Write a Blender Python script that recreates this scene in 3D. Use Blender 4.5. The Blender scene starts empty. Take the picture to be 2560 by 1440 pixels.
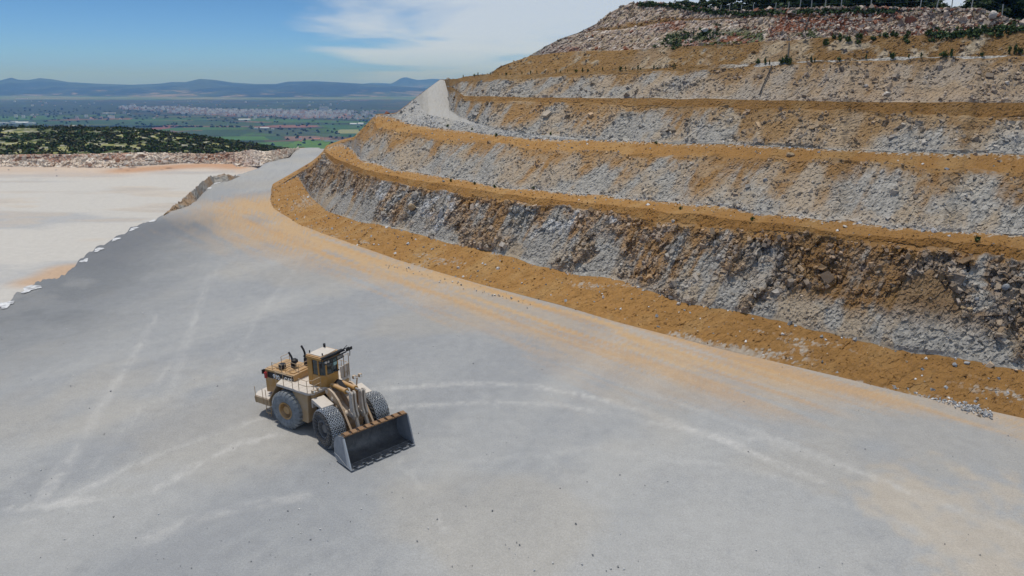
import bpy, bmesh, math, random
import numpy as np
from mathutils import Vector, Matrix
random.seed(7)
DEBUG = False
S = bpy.context.scene
COL = S.collection
R_ = math.radians

# ------------------------------------------------------------------ camera, sky, sun, exposure
H = 23.95                       # height of the camera above the quarry floor (m)
PITCH = R_(16.8)
FPX = 1700.0                    # focal length in pixels of the 2560 px wide photograph
cam = bpy.data.cameras.new('camera'); cam_o = bpy.data.objects.new('camera', cam); COL.objects.link(cam_o)
cam.sensor_width = 36.0; cam.lens = 36.0 * FPX / 2560.0
cam.clip_start = 0.5; cam.clip_end = 90000
cam_o.location = (0, 0, H); cam_o.rotation_euler = (math.pi/2 - PITCH, 0, 0)
S.camera = cam_o

SUN_EL, SUN_AZ = R_(74), R_(-50)      # azimuth measured from +Y (away from the camera) towards +X
w = bpy.data.worlds.new('World'); S.world = w; w.use_nodes = True
nt = w.node_tree; nt.nodes.clear(); N = nt.nodes.new; L = nt.links.new
out = N('ShaderNodeOutputWorld'); bg = N('ShaderNodeBackground'); bg.inputs['Strength'].default_value = 0.11
sky = N('ShaderNodeTexSky'); sky.sky_type = 'NISHITA'; sky.sun_disc = False
sky.sun_elevation = SUN_EL; sky.sun_rotation = SUN_AZ; sky.air_density = 1.0; sky.dust_density = 0.35; sky.ozone_density = 3.0; sky.altitude = 300
# thin high cloud, laid out on a flat layer far above: direction / elevation
tc = N('ShaderNodeTexCoord'); sx = N('ShaderNodeSeparateXYZ'); L(tc.outputs['Generated'], sx.inputs[0])
def mth(op, a, b=None, c=None, clamp=False):
    n = N('ShaderNodeMath'); n.operation = op; n.use_clamp = clamp
    for i, v in enumerate((a, b, c)):
        if v is None: continue
        if isinstance(v, (int, float)): n.inputs[i].default_value = v
        else: L(v, n.inputs[i])
    return n.outputs[0]
zz = mth('ADD', mth('MAXIMUM', sx.outputs['Z'], 0.0), 0.10)
cx = mth('DIVIDE', sx.outputs['X'], zz); cy = mth('DIVIDE', sx.outputs['Y'], zz)
cv = N('ShaderNodeCombineXYZ'); L(cx, cv.inputs[0]); L(cy, cv.inputs[1])
n1 = N('ShaderNodeTexNoise'); n1.inputs['Scale'].default_value = 0.55; n1.inputs['Detail'].default_value = 8; n1.inputs['Roughness'].default_value = 0.52; n1.inputs['Distortion'].default_value = 0.5
L(cv.outputs[0], n1.inputs['Vector'])
# the cloud bank thickens towards the right of the view and overhead, the left stays clear
slope = mth('DIVIDE', sx.outputs['X'], mth('MAXIMUM', sx.outputs['Y'], 0.05))
bias = N('ShaderNodeMapRange'); bias.inputs['From Min'].default_value = -0.44; bias.inputs['From Max'].default_value = -0.12
bias.inputs['To Min'].default_value = -0.30; bias.inputs['To Max'].default_value = 0.14; L(slope, bias.inputs['Value'])
cm = N('ShaderNodeMapRange'); cm.inputs['From Min'].default_value = 0.42; cm.inputs['From Max'].default_value = 0.66
cm.inputs['To Max'].default_value = 0.85; cm.interpolation_type = 'SMOOTHSTEP'
L(mth('ADD', n1.outputs['Fac'], bias.outputs[0]), cm.inputs['Value'])
# clean blue low in sky; warm tint added overhead, unseen, to neutralise ambient light
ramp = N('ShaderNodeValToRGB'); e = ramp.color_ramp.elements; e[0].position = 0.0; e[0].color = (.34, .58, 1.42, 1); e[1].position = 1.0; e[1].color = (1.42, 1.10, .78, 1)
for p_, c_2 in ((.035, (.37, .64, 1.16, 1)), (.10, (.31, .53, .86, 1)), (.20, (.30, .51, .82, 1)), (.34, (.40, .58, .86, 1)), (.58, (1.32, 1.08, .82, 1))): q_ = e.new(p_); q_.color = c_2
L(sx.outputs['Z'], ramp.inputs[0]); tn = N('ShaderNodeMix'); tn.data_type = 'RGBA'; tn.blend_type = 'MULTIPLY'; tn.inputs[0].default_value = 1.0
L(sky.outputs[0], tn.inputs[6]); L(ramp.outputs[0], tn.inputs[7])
mx = N('ShaderNodeMix'); mx.data_type = 'RGBA'; up = N('ShaderNodeMapRange'); up.inputs['From Min'].default_value = -0.01; up.inputs['From Max'].default_value = 0.045; L(sx.outputs['Z'], up.inputs['Value'])
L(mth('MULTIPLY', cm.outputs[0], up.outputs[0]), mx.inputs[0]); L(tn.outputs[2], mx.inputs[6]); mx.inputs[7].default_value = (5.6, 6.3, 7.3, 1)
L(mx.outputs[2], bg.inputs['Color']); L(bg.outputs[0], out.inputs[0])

sl = bpy.data.lights.new('sun', 'SUN'); sl.energy = 3.0; sl.angle = R_(2.0); sl.color = (1.0, 0.94, 0.86)
so = bpy.data.objects.new('sun', sl); COL.objects.link(so)
sd = Vector((math.sin(SUN_AZ)*math.cos(SUN_EL), math.cos(SUN_AZ)*math.cos(SUN_EL), math.sin(SUN_EL)))
so.rotation_euler = sd.to_track_quat('Z', 'Y').to_euler(); so.location = (0, 0, 200)
S.view_settings.view_transform = 'Standard'; S.view_settings.look = 'None'
S.view_settings.exposure = -0.04; S.view_settings.gamma = 1.0

# ------------------------------------------------------------------ helpers
def tag(o, label=None, cat=None, group=None, kind=None):
    if label: o['label'] = label
    if cat: o['category'] = cat
    if group: o['group'] = group
    if kind: o['kind'] = kind
    return o
def empty(name, loc=(0, 0, 0), rz=0):
    o = bpy.data.objects.new(name, None); COL.objects.link(o); o.location = loc; o.rotation_euler = (0, 0, rz)
    o.empty_display_size = 0.3; return o

def mat(name, build, rough=0.9, metal=0.0, spec=0.3):
    m = bpy.data.materials.new(name); m.use_nodes = True; t = m.node_tree
    b = t.nodes['Principled BSDF']; b.inputs['Roughness'].default_value = rough; b.inputs['Metallic'].default_value = metal
    b.inputs['Specular IOR Level'].default_value = spec
    if callable(build): build(t, b)
    else: b.inputs['Base Color'].default_value = (*build, 1)
    return m
def nd(t, kind, **kw):
    n = t.nodes.new(kind)
    for k, v in kw.items():
        if k in n.inputs: n.inputs[k].default_value = v
        else: setattr(n, k, v)
    return n
def noise_t(t, vec, scale, detail=4, rough=0.55, dist=0.0):
    n = nd(t, 'ShaderNodeTexNoise'); n.inputs['Scale'].default_value = scale; n.inputs['Detail'].default_value = detail
    n.inputs['Roughness'].default_value = rough; n.inputs['Distortion'].default_value = dist
    t.links.new(vec, n.inputs['Vector']); return n.outputs['Fac']
def rng(t, val, a, b, c, d):
    n = nd(t, 'ShaderNodeMapRange'); n.inputs['From Min'].default_value = a; n.inputs['From Max'].default_value = b
    n.inputs['To Min'].default_value = c; n.inputs['To Max'].default_value = d; t.links.new(val, n.inputs['Value']); return n.outputs[0]
def mixc(t, fac, a, b, mode='MIX'):
    n = nd(t, 'ShaderNodeMix'); n.data_type = 'RGBA'; n.blend_type = mode
    for i, v in ((0, fac), (6, a), (7, b)):
        if isinstance(v, (int, float)): n.inputs[i].default_value = v
        elif isinstance(v, tuple): n.inputs[i].default_value = (*v, 1)
        else: t.links.new(v, n.inputs[i])
    return n.outputs[2]
def bump(t, b, height, strength, dist):
    n = nd(t, 'ShaderNodeBump'); n.inputs['Strength'].default_value = strength; n.inputs['Distance'].default_value = dist
    t.links.new(height, n.inputs['Height']); t.links.new(n.outputs[0], b.inputs['Normal'])
def objco(t): return nd(t, 'ShaderNodeTexCoord').outputs['Object']

def attr_mat(name, scales, amp, bscale, bstr, bdist, rough=0.95):
    """base colour from the mesh's own colour attribute, broken up by fine world-space noise"""
    def f(t, b):
        co = objco(t)
        a = nd(t, 'ShaderNodeAttribute', attribute_name='Col').outputs['Color']
        c = a
        for s, k in zip(scales, amp):
            v = rng(t, noise_t(t, co, s, 5, 0.65), 0.25, 0.75, 1-k, 1+k)
            c = mixc(t, 1.0, c, nd_comb(t, v), 'MULTIPLY')
        t.links.new(c, b.inputs['Base Color'])
        bump(t, b, noise_t(t, co, bscale, 6, 0.7), bstr, bdist)
    return mat(name, f, rough, spec=0.15)
def nd_comb(t, v):
    n = nd(t, 'ShaderNodeCombineColor')
    for i in range(3): t.links.new(v, n.inputs[i])
    return n.outputs[0]

# ---- numpy noise
def _h(ix, iy, iz, seed):
    n = (ix.astype(np.int64)*73856093) ^ (iy.astype(np.int64)*19349663) ^ (iz.astype(np.int64)*83492791) ^ (seed*2654435761)
    n = (n ^ (n >> 13)) * 1274126177; n = n & 0xffffffff; n = (n ^ (n >> 16)) * 2246822519 & 0xffffffff
    n = n ^ (n >> 15)
    return (n & 0xffffff) / float(0xffffff)
def vn(P, seed=0):
    i = np.floor(P).astype(np.int64); f = P - i; f = f*f*(3-2*f); o = 0
    for dx in (0, 1):
        for dy in (0, 1):
            for dz in (0, 1):
                wgt = (f[..., 0] if dx else 1-f[..., 0])*(f[..., 1] if dy else 1-f[..., 1])*(f[..., 2] if dz else 1-f[..., 2])
                o = o + wgt*_h(i[..., 0]+dx, i[..., 1]+dy, i[..., 2]+dz, seed)
    return o
def fbm(P, octv=4, seed=0, rough=0.5):
    o = 0; a = 1; s = 0
    for k in range(octv): o = o + a*vn(P*2**k, seed+k*17); s += a; a *= rough
    return o/s
def blocks(P, seed=0, tilt=0.7):
    """Worley cells, every cell its own offset and tilt: broken rock. Returns offset (-1..1), edge distance, id value"""
    i = np.floor(P).astype(np.int64); sh = P.shape[:-1]
    b1 = np.full(sh, 1e9); b2 = np.full(sh, 1e9); off = np.zeros(sh); idv = np.zeros(sh)
    for dx in (-1, 0, 1):
        for dy in (-1, 0, 1):
            for dz in (-1, 0, 1):
                jx, jy, jz = i[..., 0]+dx, i[..., 1]+dy, i[..., 2]+dz
                r0, r1, r2 = _h(jx, jy, jz, seed), _h(jx, jy, jz, seed+1), _h(jx, jy, jz, seed+2)
                vx, vy, vz = jx+r0-P[..., 0], jy+r1-P[..., 1], jz+r2-P[..., 2]
                d = vx*vx+vy*vy+vz*vz
                r3, r4, r5 = _h(jx, jy, jz, seed+3), _h(jx, jy, jz, seed+4), _h(jx, jy, jz, seed+5)
                val = (r3*2-1) + tilt*((r4*2-1)*(vx+vy) + (r5*2-1)*vz)*1.6
                m = d < b1
                b2 = np.where(m, b1, np.minimum(b2, d)); off = np.where(m, val, off); idv = np.where(m, r4, idv); b1 = np.where(m, d, b1)
    return off, np.sqrt(b2)-np.sqrt(b1), idv
def sm(x, a, b): x = np.clip((x-a)/(b-a), 0, 1); return x*x*(3-2*x)
def lerp(a, b, f): return a + (b-a)*f[..., None]

def grid_mesh(name, P, col=None, material=None, smooth=True, flip=False):
    r, c = P.shape[:2]; m = bpy.data.meshes.new(name)
    m.vertices.add(r*c); m.vertices.foreach_set('co', P.reshape(-1).astype(np.float32))
    idx = np.arange(r*c).reshape(r, c)
    q = np.stack([idx[:-1, :-1], idx[:-1, 1:], idx[1:, 1:], idx[1:, :-1]], -1).reshape(-1, 4)
    if flip: q = q[:, ::-1]
    n = len(q); m.loops.add(n*4); m.polygons.add(n)
    m.loops.foreach_set('vertex_index', q.reshape(-1).astype(np.int32)); m.polygons.foreach_set('loop_start', np.arange(0, n*4, 4, dtype=np.int32))
    m.polygons.foreach_set('use_smooth', np.full(n, smooth)); m.update(calc_edges=True)
    if col is not None: vcol(m, col.reshape(-1, 3))
    o = bpy.data.objects.new(name, m); COL.objects.link(o)
    if material: m.materials.append(material)
    return o
def vcol(m, c):
    a = m.color_attributes.new('Col', 'FLOAT_COLOR', 'POINT')
    rgba = np.ones((len(c), 4), np.float32); rgba[:, :3] = c; a.data.foreach_set('color', rgba.reshape(-1))
def soup(name, V, F, col=None, material=None, smooth=False, parent=None):
    """V (n,3), F (m,k) equal-sized faces"""
    m = bpy.data.meshes.new(name); m.vertices.add(len(V)); m.vertices.foreach_set('co', np.asarray(V, np.float32).reshape(-1))
    F = np.asarray(F, np.int32); n, k = F.shape
    m.loops.add(n*k); m.polygons.add(n); m.loops.foreach_set('vertex_index', F.reshape(-1)); m.polygons.foreach_set('loop_start', np.arange(0, n*k, k, dtype=np.int32))
    m.polygons.foreach_set('use_smooth', np.full(n, smooth)); m.update(calc_edges=True)
    if col is not None: vcol(m, col)
    if material: m.materials.append(material)
    o = bpy.data.objects.new(name, m); COL.objects.link(o); o.parent = parent
    return o

# ---- survey of the place: sight lines of the photograph -> bearing t = x/y and drop ratio r per metre forward
cp, sp = math.cos(PITCH), math.sin(PITCH)
def tr(u, v):
    u = np.asarray(u, float); v = np.asarray(v, float); X = (u-1280)/FPX; Y = (v-720)/FPX
    return X/(cp-sp*Y), (sp+cp*Y)/(cp-sp*Y)
def line(pts):
    a = np.array(pts, float); t, r = tr(a[:, 0], a[:, 1]); k = np.argsort(t, kind='stable'); return t[k], r[k]
def at(u, v, z):
    t, r = tr(u, v); y = (H-z)/r; return np.stack([t*y, y, np.full_like(y, z)], -1)

# ------------------------------------------------------------------ the terraced quarry hillside
LN = {}
LN['S'] = [(640,520),(676,500),(683,472),(705,459),(740,437),(780,413),(797,398),(808,386),(816,371),(851,357),(886,348),(907,325),(932,297),(942,287),(981,285),(992,283),(1062,227),(1100,199),(1146,197),(1160,192),(1225,184),(1250,166),(1319,142),(1360,118),(1400,97),(1445,82),(1491,59),(1522,32),(1572,9),(1617,5),(1690,9),(1717,18),(1853,29),(1989,23),(2080,20),(2261,23),(2442,25),(2496,41),(2560,59),(3000,120)]
LN['foot'] = [(640,520),(675,505),(686,522),(745,561),(851,600),(992,649),(1200,710),(1400,762),(1537,803),(1629,827),(1858,886),(2087,941),(2271,987),(2408,1014),(2560,1046),(3100,1170)]
LN['toe1'] = [(640,500),(700,462),(745,440),(778,492),(816,526),(886,550),(967,568),(1044,585),(1132,607),(1238,635),(1400,680),(1574,707),(1693,753),(1904,794),(2087,831),(2271,881),(2560,927),(3100,1020)]
LN['rock1'] = [(640,400),(812,385),(837,406),(956,452),(1097,476),(1167,487),(1343,511),(1505,526),(1620,556),(1812,570),(1996,583),(2179,604),(2362,620),(2560,650),(3100,715)]
LN['soil1'] = [(640,390),(812,378),(840,395),(904,420),(974,437),(1097,458),(1238,483),(1400,502),(1540,514),(1675,530),(1950,560),(2133,584),(2362,602),(2560,622),(3100,680)]
LN['toe2'] = [(640,360),(851,358),(879,371),(904,399),(974,420),(1097,441),(1238,466),(1400,482),(1540,494),(1675,505),(1950,537),(2133,558),(2362,579),(2560,589),(3100,640)]
LN['rock2'] = [(640,300),(932,298),(942,318),(992,329),(1062,343),(1167,352),(1238,355),(1343,371),(1533,380),(1672,388),(1944,394),(2179,408),(2352,420),(2560,434),(3100,465)]
LN['toe3'] = [(640,285),(946,285),(985,294),(1027,311),(1167,330),(1343,346),(1449,349),(1540,352),(1672,358),(1853,362),(2125,376),(2352,383),(2560,386),(3100,405)]
LN['rampo'] = [(640,200),(1022,232),(1040,252),(1058,276),(1072,289),(1080,290),(1132,299),(1203,315),(1308,332),(1396,345),(1449,348),(1540,351),(1672,357),(1853,361),(2125,375),(2352,382),(2560,385),(3100,404)]
LN['rampi'] = [(640,200),(1100,199),(1112,201),(1120,232),(1125,276),(1150,295),(1238,323),(1343,338),(1431,343),(1540,350),(1672,356),(1853,360),(2125,374),(2352,381),(2560,384),(3100,403)]
LN['rock3'] = [(640,200),(1146,230),(1160,250),(1400,254),(1540,262),(1762,266),(2080,276),(2560,293),(3100,312)]
LN['edge3'] = [(640,190),(1130,218),(1160,240),(1400,245),(1762,247),(2080,254),(2560,258),(3100,268)]
LN['rock4'] = [(640,190),(1130,215),(1150,203),(1167,203),(1272,200),(1412,192),(1581,181),(1785,172),(1898,168),(2034,156),(2560,141),(3100,130)]
LN['edge4'] = [(640,190),(1159,192),(1225,186),(1334,186),(1400,181),(1500,175),(1672,170),(1785,163),(2034,152),(2216,146),(2560,137),(3100,125)]
LN['edge5'] = [(640,100),(1331,140),(1400,131),(1627,122),(1808,111),(2034,95),(2306,86),(2560,72),(3100,50)]
LN['rock6'] = [(640,60),(1400,97),(1445,84),(1590,68),(1672,56),(1853,45),(1989,40),(2100,48),(2300,50),(2560,66),(3100,90)]
NC = 1120
T = np.linspace(float(tr(677, 497)[0]), 1.02, NC)
def lr(k):
    t, r = line(LN[k]) if False else tr(*np.array(LN[k], float).T)
    return np.interp(T, t, r)
def lr_mono(k):
    a = np.array(LN[k], float); t, r = tr(a[:, 0], a[:, 1]); t = np.maximum.accumulate(t + np.arange(len(t))*1e-6); return np.interp(T, t, r)
Sil = lr_mono('S')
az = np.arctan(T)
F = np.clip(np.sin(az + R_(45)), 0.33, 1)*np.sqrt(1+T*T)
def below(r): return np.maximum(r, Sil)
SEG = [ # key, slope, rows, kind
 ('toe1', .36, 46, 'berm'), ('rock1', 1.35, 150, 'face1'), ('soil1', 1.15, 16, 'bank1'), ('toe2', .14, 14, 'ledge1'),
 ('rock2', .80, 92, 'face2'), ('toe3', .30, 18, 'ledge2'), ('rampo', .55, 26, 'scree'), ('rampi', .09, 26, 'ramp'),
 ('rock3', .85, 60, 'face3'), ('edge3', .85, 16, 'bank3'), (None, 5.0, 3, 'back'), ('rock4', .80, 56, 'face4'), ('edge4', .80, 12, 'bank4'),
 (None, 4.0, 3, 'back'), ('edge5', .75, 40, 'face5'), (None, 3.0, 3, 'back'), ('rock6', .75, 40, 'face6'), ('S', 1.1, 26, 'face7')]
r0 = below(lr_mono('foot')); y = H/r0; z = np.zeros(NC)
rowsY = [y.copy()]; rowsZ = [z.copy()]; kinds = ['berm']; frac = [0.0]; BR = {'foot': (y.copy(), z.copy())}
prev = r0
for key, s, n, kind in SEG:
    if key is None:
        wdt = s*np.clip((F-.33)*2+.3, .3, 1); y1 = y+wdt; z1 = z - 0.15 + 0*y
    else:
        rt = np.minimum(below(lr_mono(key)), 9)
        ja = {'rock1': .011, 'soil1': .006, 'toe2': .006, 'rock2': .010, 'toe3': .004, 'rock3': .007, 'edge3': .002, 'rock4': .006, 'edge4': .003, 'edge5': .004, 'rock6': .007, 'toe1': .008}.get(key, 0)
        if ja: rt = rt + ja*(fbm(np.stack([T*30, T*0+len(key)*3.7, T*0+n], -1), 3, 777, .45)-.5)*sm(rt-Sil, 0, .02)*(1+.6*sm(T, 0, .5)); rt = np.maximum(rt, Sil)
        cur = (H-z)/y
        rt = np.minimum(rt, cur)
        sl_ = np.maximum(s*F, 0.0)
        if key == 'rampi': sl_ = s + 0*F
        if key == 'toe1': sl_ = sl_*(.25+.75*sm(T, -.30, -.19))
        if key == 'rock1': sl_ = sl_*(.45+.55*sm(T, -.27, -.19))
        sl_ = np.maximum(sl_, -rt + 0.03)
        d = (H - z - rt*y)/(rt + sl_); d = np.maximum(d, 0)
        y1 = y+d; z1 = z+sl_*d
    for k in range(1, n+1):
        f = k/n; rowsY.append(y+(y1-y)*f); rowsZ.append(z+(z1-z)*f); kinds.append(kind); frac.append(f)
    y, z = y1, z1; BR[kind] = (y.copy(), z.copy())
topY, topZ = y.copy(), z.copy()
Rw = 0
plate = 4 + 66*sm(T, 0.10, 0.20)
for k in range(1, 11):
    rowsY.append(topY + plate*k/10); rowsZ.append(topZ + 0.02*plate*k/10*sm(T, .1, .2)); kinds.append('top'); frac.append(k/10)
yb, zb = rowsY[-1], rowsZ[-1]
drop = (zb+3)/1.1
for k in range(1, 9):
    rowsY.append(yb+drop*k/8); rowsZ.append(zb-(zb+3)*k/8); kinds.append('rear'); frac.append(k/8)
GY = np.array(rowsY); GZ = np.array(rowsZ); GT = np.broadcast_to(T, GY.shape); KD = np.array(kinds); FR = np.array(frac)[:, None] + 0*GY
if DEBUG:
    for u in (700, 760, 820, 900, 1000, 1080, 1110, 1200, 1400, 1700, 2100, 2500):
        c = np.argmin(abs(T-tr(u, 400)[0])); print(u, ' '.join('%s %.0f/%.1f' % (k, BR[k][0][c], BR[k][1][c]) for k in BR))
P = np.stack([GT*GY, GY, GZ], -1)
along = P[..., 0]*(-.67)+P[..., 1]*.74
# ---- relief
rowk = lambda k: (KD == k)[:, None]
def env(fr, a=.06, b=.94): return sm(fr, 0, a)*(1-sm(fr, b, 1.0))
vis = np.ones_like(GY)
A = np.stack([along*1.0, P[..., 1]*.35+P[..., 0]*.35, P[..., 2]], -1)
W = np.stack([fbm(A*.5, 3, 91), fbm(A*.5+9, 3, 92), fbm(A*.5+19, 3, 93)], -1)-.5
A = A + W*.5
b1, e1, id1 = blocks(A*np.array([.85, .85, .6])+3.3, 11)
b2, e2, id2 = blocks(A*np.array([2.0, 2.0, 1.5])+7.1, 31)
b3, e3, id3 = blocks(A*np.array([4.6, 4.6, 3.8])+1.7, 51)
big = fbm(np.stack([along*.16, P[..., 2]*.05, P[..., 1]*0], -1), 4, 5)
mid = fbm(np.stack([along*.5, P[..., 2]*.35, P[..., 1]*.1], -1), 4, 6)
streak = fbm(np.stack([along*.42, P[..., 2]*.05, 0*along], -1), 4, 8)
streak2 = fbm(np.stack([along*1.7, P[..., 2]*.22, 0*along], -1), 4, 18)
patch = fbm(np.stack([along*.22, P[..., 2]*.28, P[..., 1]*.05], -1), 5, 21)
patch2 = fbm(np.stack([along*.6, P[..., 2]*.8, P[..., 1]*.1], -1), 4, 23)
fine = fbm(P*1.6, 4, 41)
disp = np.zeros_like(GY)      # outwards, metres
rock = np.zeros_like(GY)      # how much of the surface is bare broken rock
K = {k: rowk(k) & np.ones_like(GY, bool) for k in set(kinds)}
right = sm(T, -.05, .35)[None, :] + 0*GY
def setd(k, v): disp[K[k]] = v[K[k]]
ex = sm(patch2*.6+mid*.4, .40, .54)
# steep blasted rock: more of it high on the face, scree towards the toe
r1m = sm(FR + (patch-.5)*1.5 + (mid-.5)*1.0, .12, .42)*(.35+.65*sm(ex, .0, .7))
setd('face1', env(FR)*(r1m*(b1*.32+b2*.24+b3*.10+(big-.5)*1.7+(mid-.5)*1.0) + (1-r1m)*(b2*.08+b3*.07+(mid-.5)*.4+(big-.5)*1.2)))
r2m = sm(patch2*.7+mid*.3, .47, .60)*sm(FR, .2, .55)
for k, am in (('face2', .28), ('face3', .4), ('face4', .4), ('face5', .4), ('face6', 1.1), ('face7', 1.2)):
    rm = sm(patch2*.6+mid*.4, .38 if k != 'face2' else .44, .64)
    if k == 'face5': rm = sm(patch2*.55+mid*.25+patch*.2, .52, .60)
    if k in ('face6', 'face7'): rm = np.maximum(rm, .6)
    setd(k, env(FR)*(rm*(b1*.22+b2*.22+b3*.09)*am + (1-rm)*(b3*.075+b2*.05) + (big-.5)*.8 + (mid-.5)*.3))
setd('scree', env(FR)*(b3*.08+b2*.08+(mid-.5)*.4))
setd('berm', env(FR, .15, .9)*((mid-.5)*.9+b3*.05+b2*.05+(fine-.5)*.22))
for k in ('bank1', 'ledge1', 'ledge2', 'bank3', 'bank4'): setd(k, (mid-.5)*.5+(fine-.5)*.22+b3*.06*env(FR))
setd('ramp', (fine-.5)*.22+b3*.05)
wsum = np.sqrt(1+GT*GT)
shade_safe = np.minimum(1, np.abs(np.gradient(GY, axis=0))*30)   # no relief where a stretch has no width
disp *= sm(np.abs(GY-np.broadcast_to(Sil*0, GY.shape)), 0, 1)
P[..., 0] -= GT/wsum*disp*.8; P[..., 1] -= 1/wsum*disp*.8; P[..., 2] += disp*.32
tp = K['top']; P[..., 2] += np.where(tp, (fbm(P*.08, 3, 77)-.5)*2.0*sm(FR, 0, .3)*plate[None, :]/70, 0)

# ---- colours of the ground itself
c_ = lambda *a: np.array(a, float)
OCH, OCH2, OCHD = c_(.325, .178, .063), c_(.39, .25, .115), c_(.22, .12, .043)
GRY, GRD, GRL, WHT = c_(.305, .292, .262), c_(.175, .165, .148), c_(.405, .388, .352), c_(.64, .64, .63)
BEI, PNK, RED, GRN = c_(.355, .288, .205), c_(.365, .295, .215), c_(.20, .075, .04), c_(.045, .085, .022)
C = np.zeros(P.shape)
def put(k, v): C[K[k]] = v[K[k]]
sp_ = lambda c: np.broadcast_to(c, P.shape).astype(float)
soil = lerp(lerp(sp_(OCH), sp_(OCH2), sm(patch2, .45, .75)*.6), sp_(OCHD), sm(1-fine, .5, .8)*.35)
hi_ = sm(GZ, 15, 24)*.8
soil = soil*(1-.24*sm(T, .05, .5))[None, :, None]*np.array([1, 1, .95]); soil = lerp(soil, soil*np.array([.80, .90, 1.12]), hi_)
gravel = lerp(lerp(sp_(GRY), sp_(GRL), sm(id3, .35, 1.0)*.7), sp_(GRD), sm(1-id3, .66, 1.0)*.6)
rk = lerp(lerp(sp_(GRY)*1.0, sp_(GRL)*1.08, sm(id2, .25, .9)), sp_(GRD), sm(1-id2*.6-id1*.4, .58, .9)*.6)
rk = lerp(rk, sp_(BEI), sm(patch, .44, .58)*.5)
rk = lerp(rk, sp_(c_(.20, .15, .09)), (1-sm(e2, .0, .12))*.25)
beige = lerp(sp_(BEI), sp_(PNK), sm(patch, .4, .6))
# face 1
sstr = sm(streak*.55+streak2*.2+patch*.25 + (FR-.5)*.14 + (fine-.5)*.12, .485, .61)
wht = sm(fbm(np.stack([along*.13+40, P[..., 2]*.1, 0*along], -1), 3, 63), .60, .70)*sm(patch2, .38, .6)
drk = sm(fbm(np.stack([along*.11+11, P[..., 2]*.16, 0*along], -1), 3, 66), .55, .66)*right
f1 = lerp(gravel, beige, sm(mid+streak-1, -.02, .14)*.85)
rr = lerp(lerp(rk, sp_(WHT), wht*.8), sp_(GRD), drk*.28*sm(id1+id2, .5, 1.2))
rr = lerp(rr, soil*.6+beige*.35, sm(patch+(id1-.5)*.25, .46, .62)*.6)
f1 = lerp(f1, rr, r1m)
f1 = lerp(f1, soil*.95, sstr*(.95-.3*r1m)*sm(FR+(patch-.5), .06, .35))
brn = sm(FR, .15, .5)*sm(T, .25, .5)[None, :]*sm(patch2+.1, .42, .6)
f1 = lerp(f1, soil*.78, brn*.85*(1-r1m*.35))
put('face1', f1)
# faces 2, 3: scree with soil washed over the edge
def screeface(strength, bei, lo, rmk, warm=0.0):
    st = sm(streak*.5+streak2*.15+patch*.25+fine*.1 + (FR-1)*.26 + strength + .035, .47, .64)
    f = lerp(gravel, beige, np.clip(sm(patch+mid-1, -.16, .12)*bei, 0, 1))
    f = lerp(f, rk, rmk*.8); f = lerp(f, lerp(soil, beige, sm(patch2, .45, .6)*.35), st*.9)
    f = lerp(f, sp_(GRL), (1-sm(FR, 0, lo))*.7*sm(fine, .3, .5))
    return f
rmk = sm(patch2*.6+mid*.4, .40, .64)
put('face2', screeface(.085, 1.1, .18, rmk*.5))
rgt2 = sm(T, .1, .5)[None, :]+0*GY
f3 = screeface(.12, 1.1, .12, rmk*.6); put('face3', lerp(f3, beige*np.array([.86, .74, .55]), rgt2*.45*sm(patch, .35, .55)))
f4 = screeface(.06, 1.2, .22, rmk*.6); put('face4', lerp(f4, beige*np.array([.85, .74, .62]), rgt2*.5))
rm5 = sm(patch2*.55+mid*.25+patch*.2, .52, .60)
f5 = lerp(lerp(soil*.92, beige*.85, sm(patch, .52, .66)*.4), rk*np.array([1, .92, .78]), rm5*.75); put('face5', f5)
redm = sm(fbm(np.stack([along*.09+5, P[..., 2]*.3, 0*along], -1), 4, 71), .45, .58)
pale = lerp(sp_(c_(.36, .29, .235)), sp_(c_(.54, .48, .42)), sm(id2, .5, 1))
rb = lerp(sp_(c_(.27, .13, .08)), sp_(BEI), sm(1-redm, .2, .9))
pale = lerp(rb, pale, sm(id2*.5+id1*.5, .42, .62))
f6 = lerp(pale, sp_(RED), np.clip(redm*.9*sm(1-id2, .2, .55)*sm(T, .3, .45)[None, :]+redm*.35+(1-sm(e2, 0, .15))*.4, 0, 1))
left6 = 1-sm(T, .02, .12)[None, :]
f6 = lerp(f6, gravel, left6*.85+0*GY)
grn6 = sm(fbm(np.stack([along*.25, P[..., 2]*.9, 0*along], -1), 4, 75), .53, .62)*sm(T, .15, .22)[None, :]*(1-sm(T, .42, .5)[None, :])*(1-sm(FR, .4, .8))
put('face6', lerp(f6, sp_(GRN), grn6*.8))
f7 = lerp(f6, soil*.9, (1-sm(FR+(patch2-.5)*.3, .12, .32))*(1-sm(T, .5, .6)[None, :])*.95)
put('face7', lerp(f7, sp_(GRN), sm(FR+(patch2-.5), .78, .9)*sm(T, .2, .26)[None, :]*.85))
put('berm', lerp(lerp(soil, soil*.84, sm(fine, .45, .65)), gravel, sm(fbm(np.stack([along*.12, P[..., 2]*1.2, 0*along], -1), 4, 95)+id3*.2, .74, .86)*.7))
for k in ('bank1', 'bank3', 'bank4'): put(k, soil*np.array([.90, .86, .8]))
for k in ('ledge1', 'ledge2'): put(k, lerp(soil, gravel*1.1, sm(FR+(id3-.5)*.5, .88, 1.08)*.75))
put('scree', lerp(gravel*1.15, sp_(c_(.38, .38, .37)), sm(patch2, .35, .6)*.6)); t1_, t2_, t3_ = float(tr(1005, 270)[0]), float(tr(1068, 270)[0]), float(tr(1435, 345)[0])
rampc = lerp(sp_(c_(.37, .37, .36)), gravel*1.1, sm(fine, .40, .65)*.6)
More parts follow.
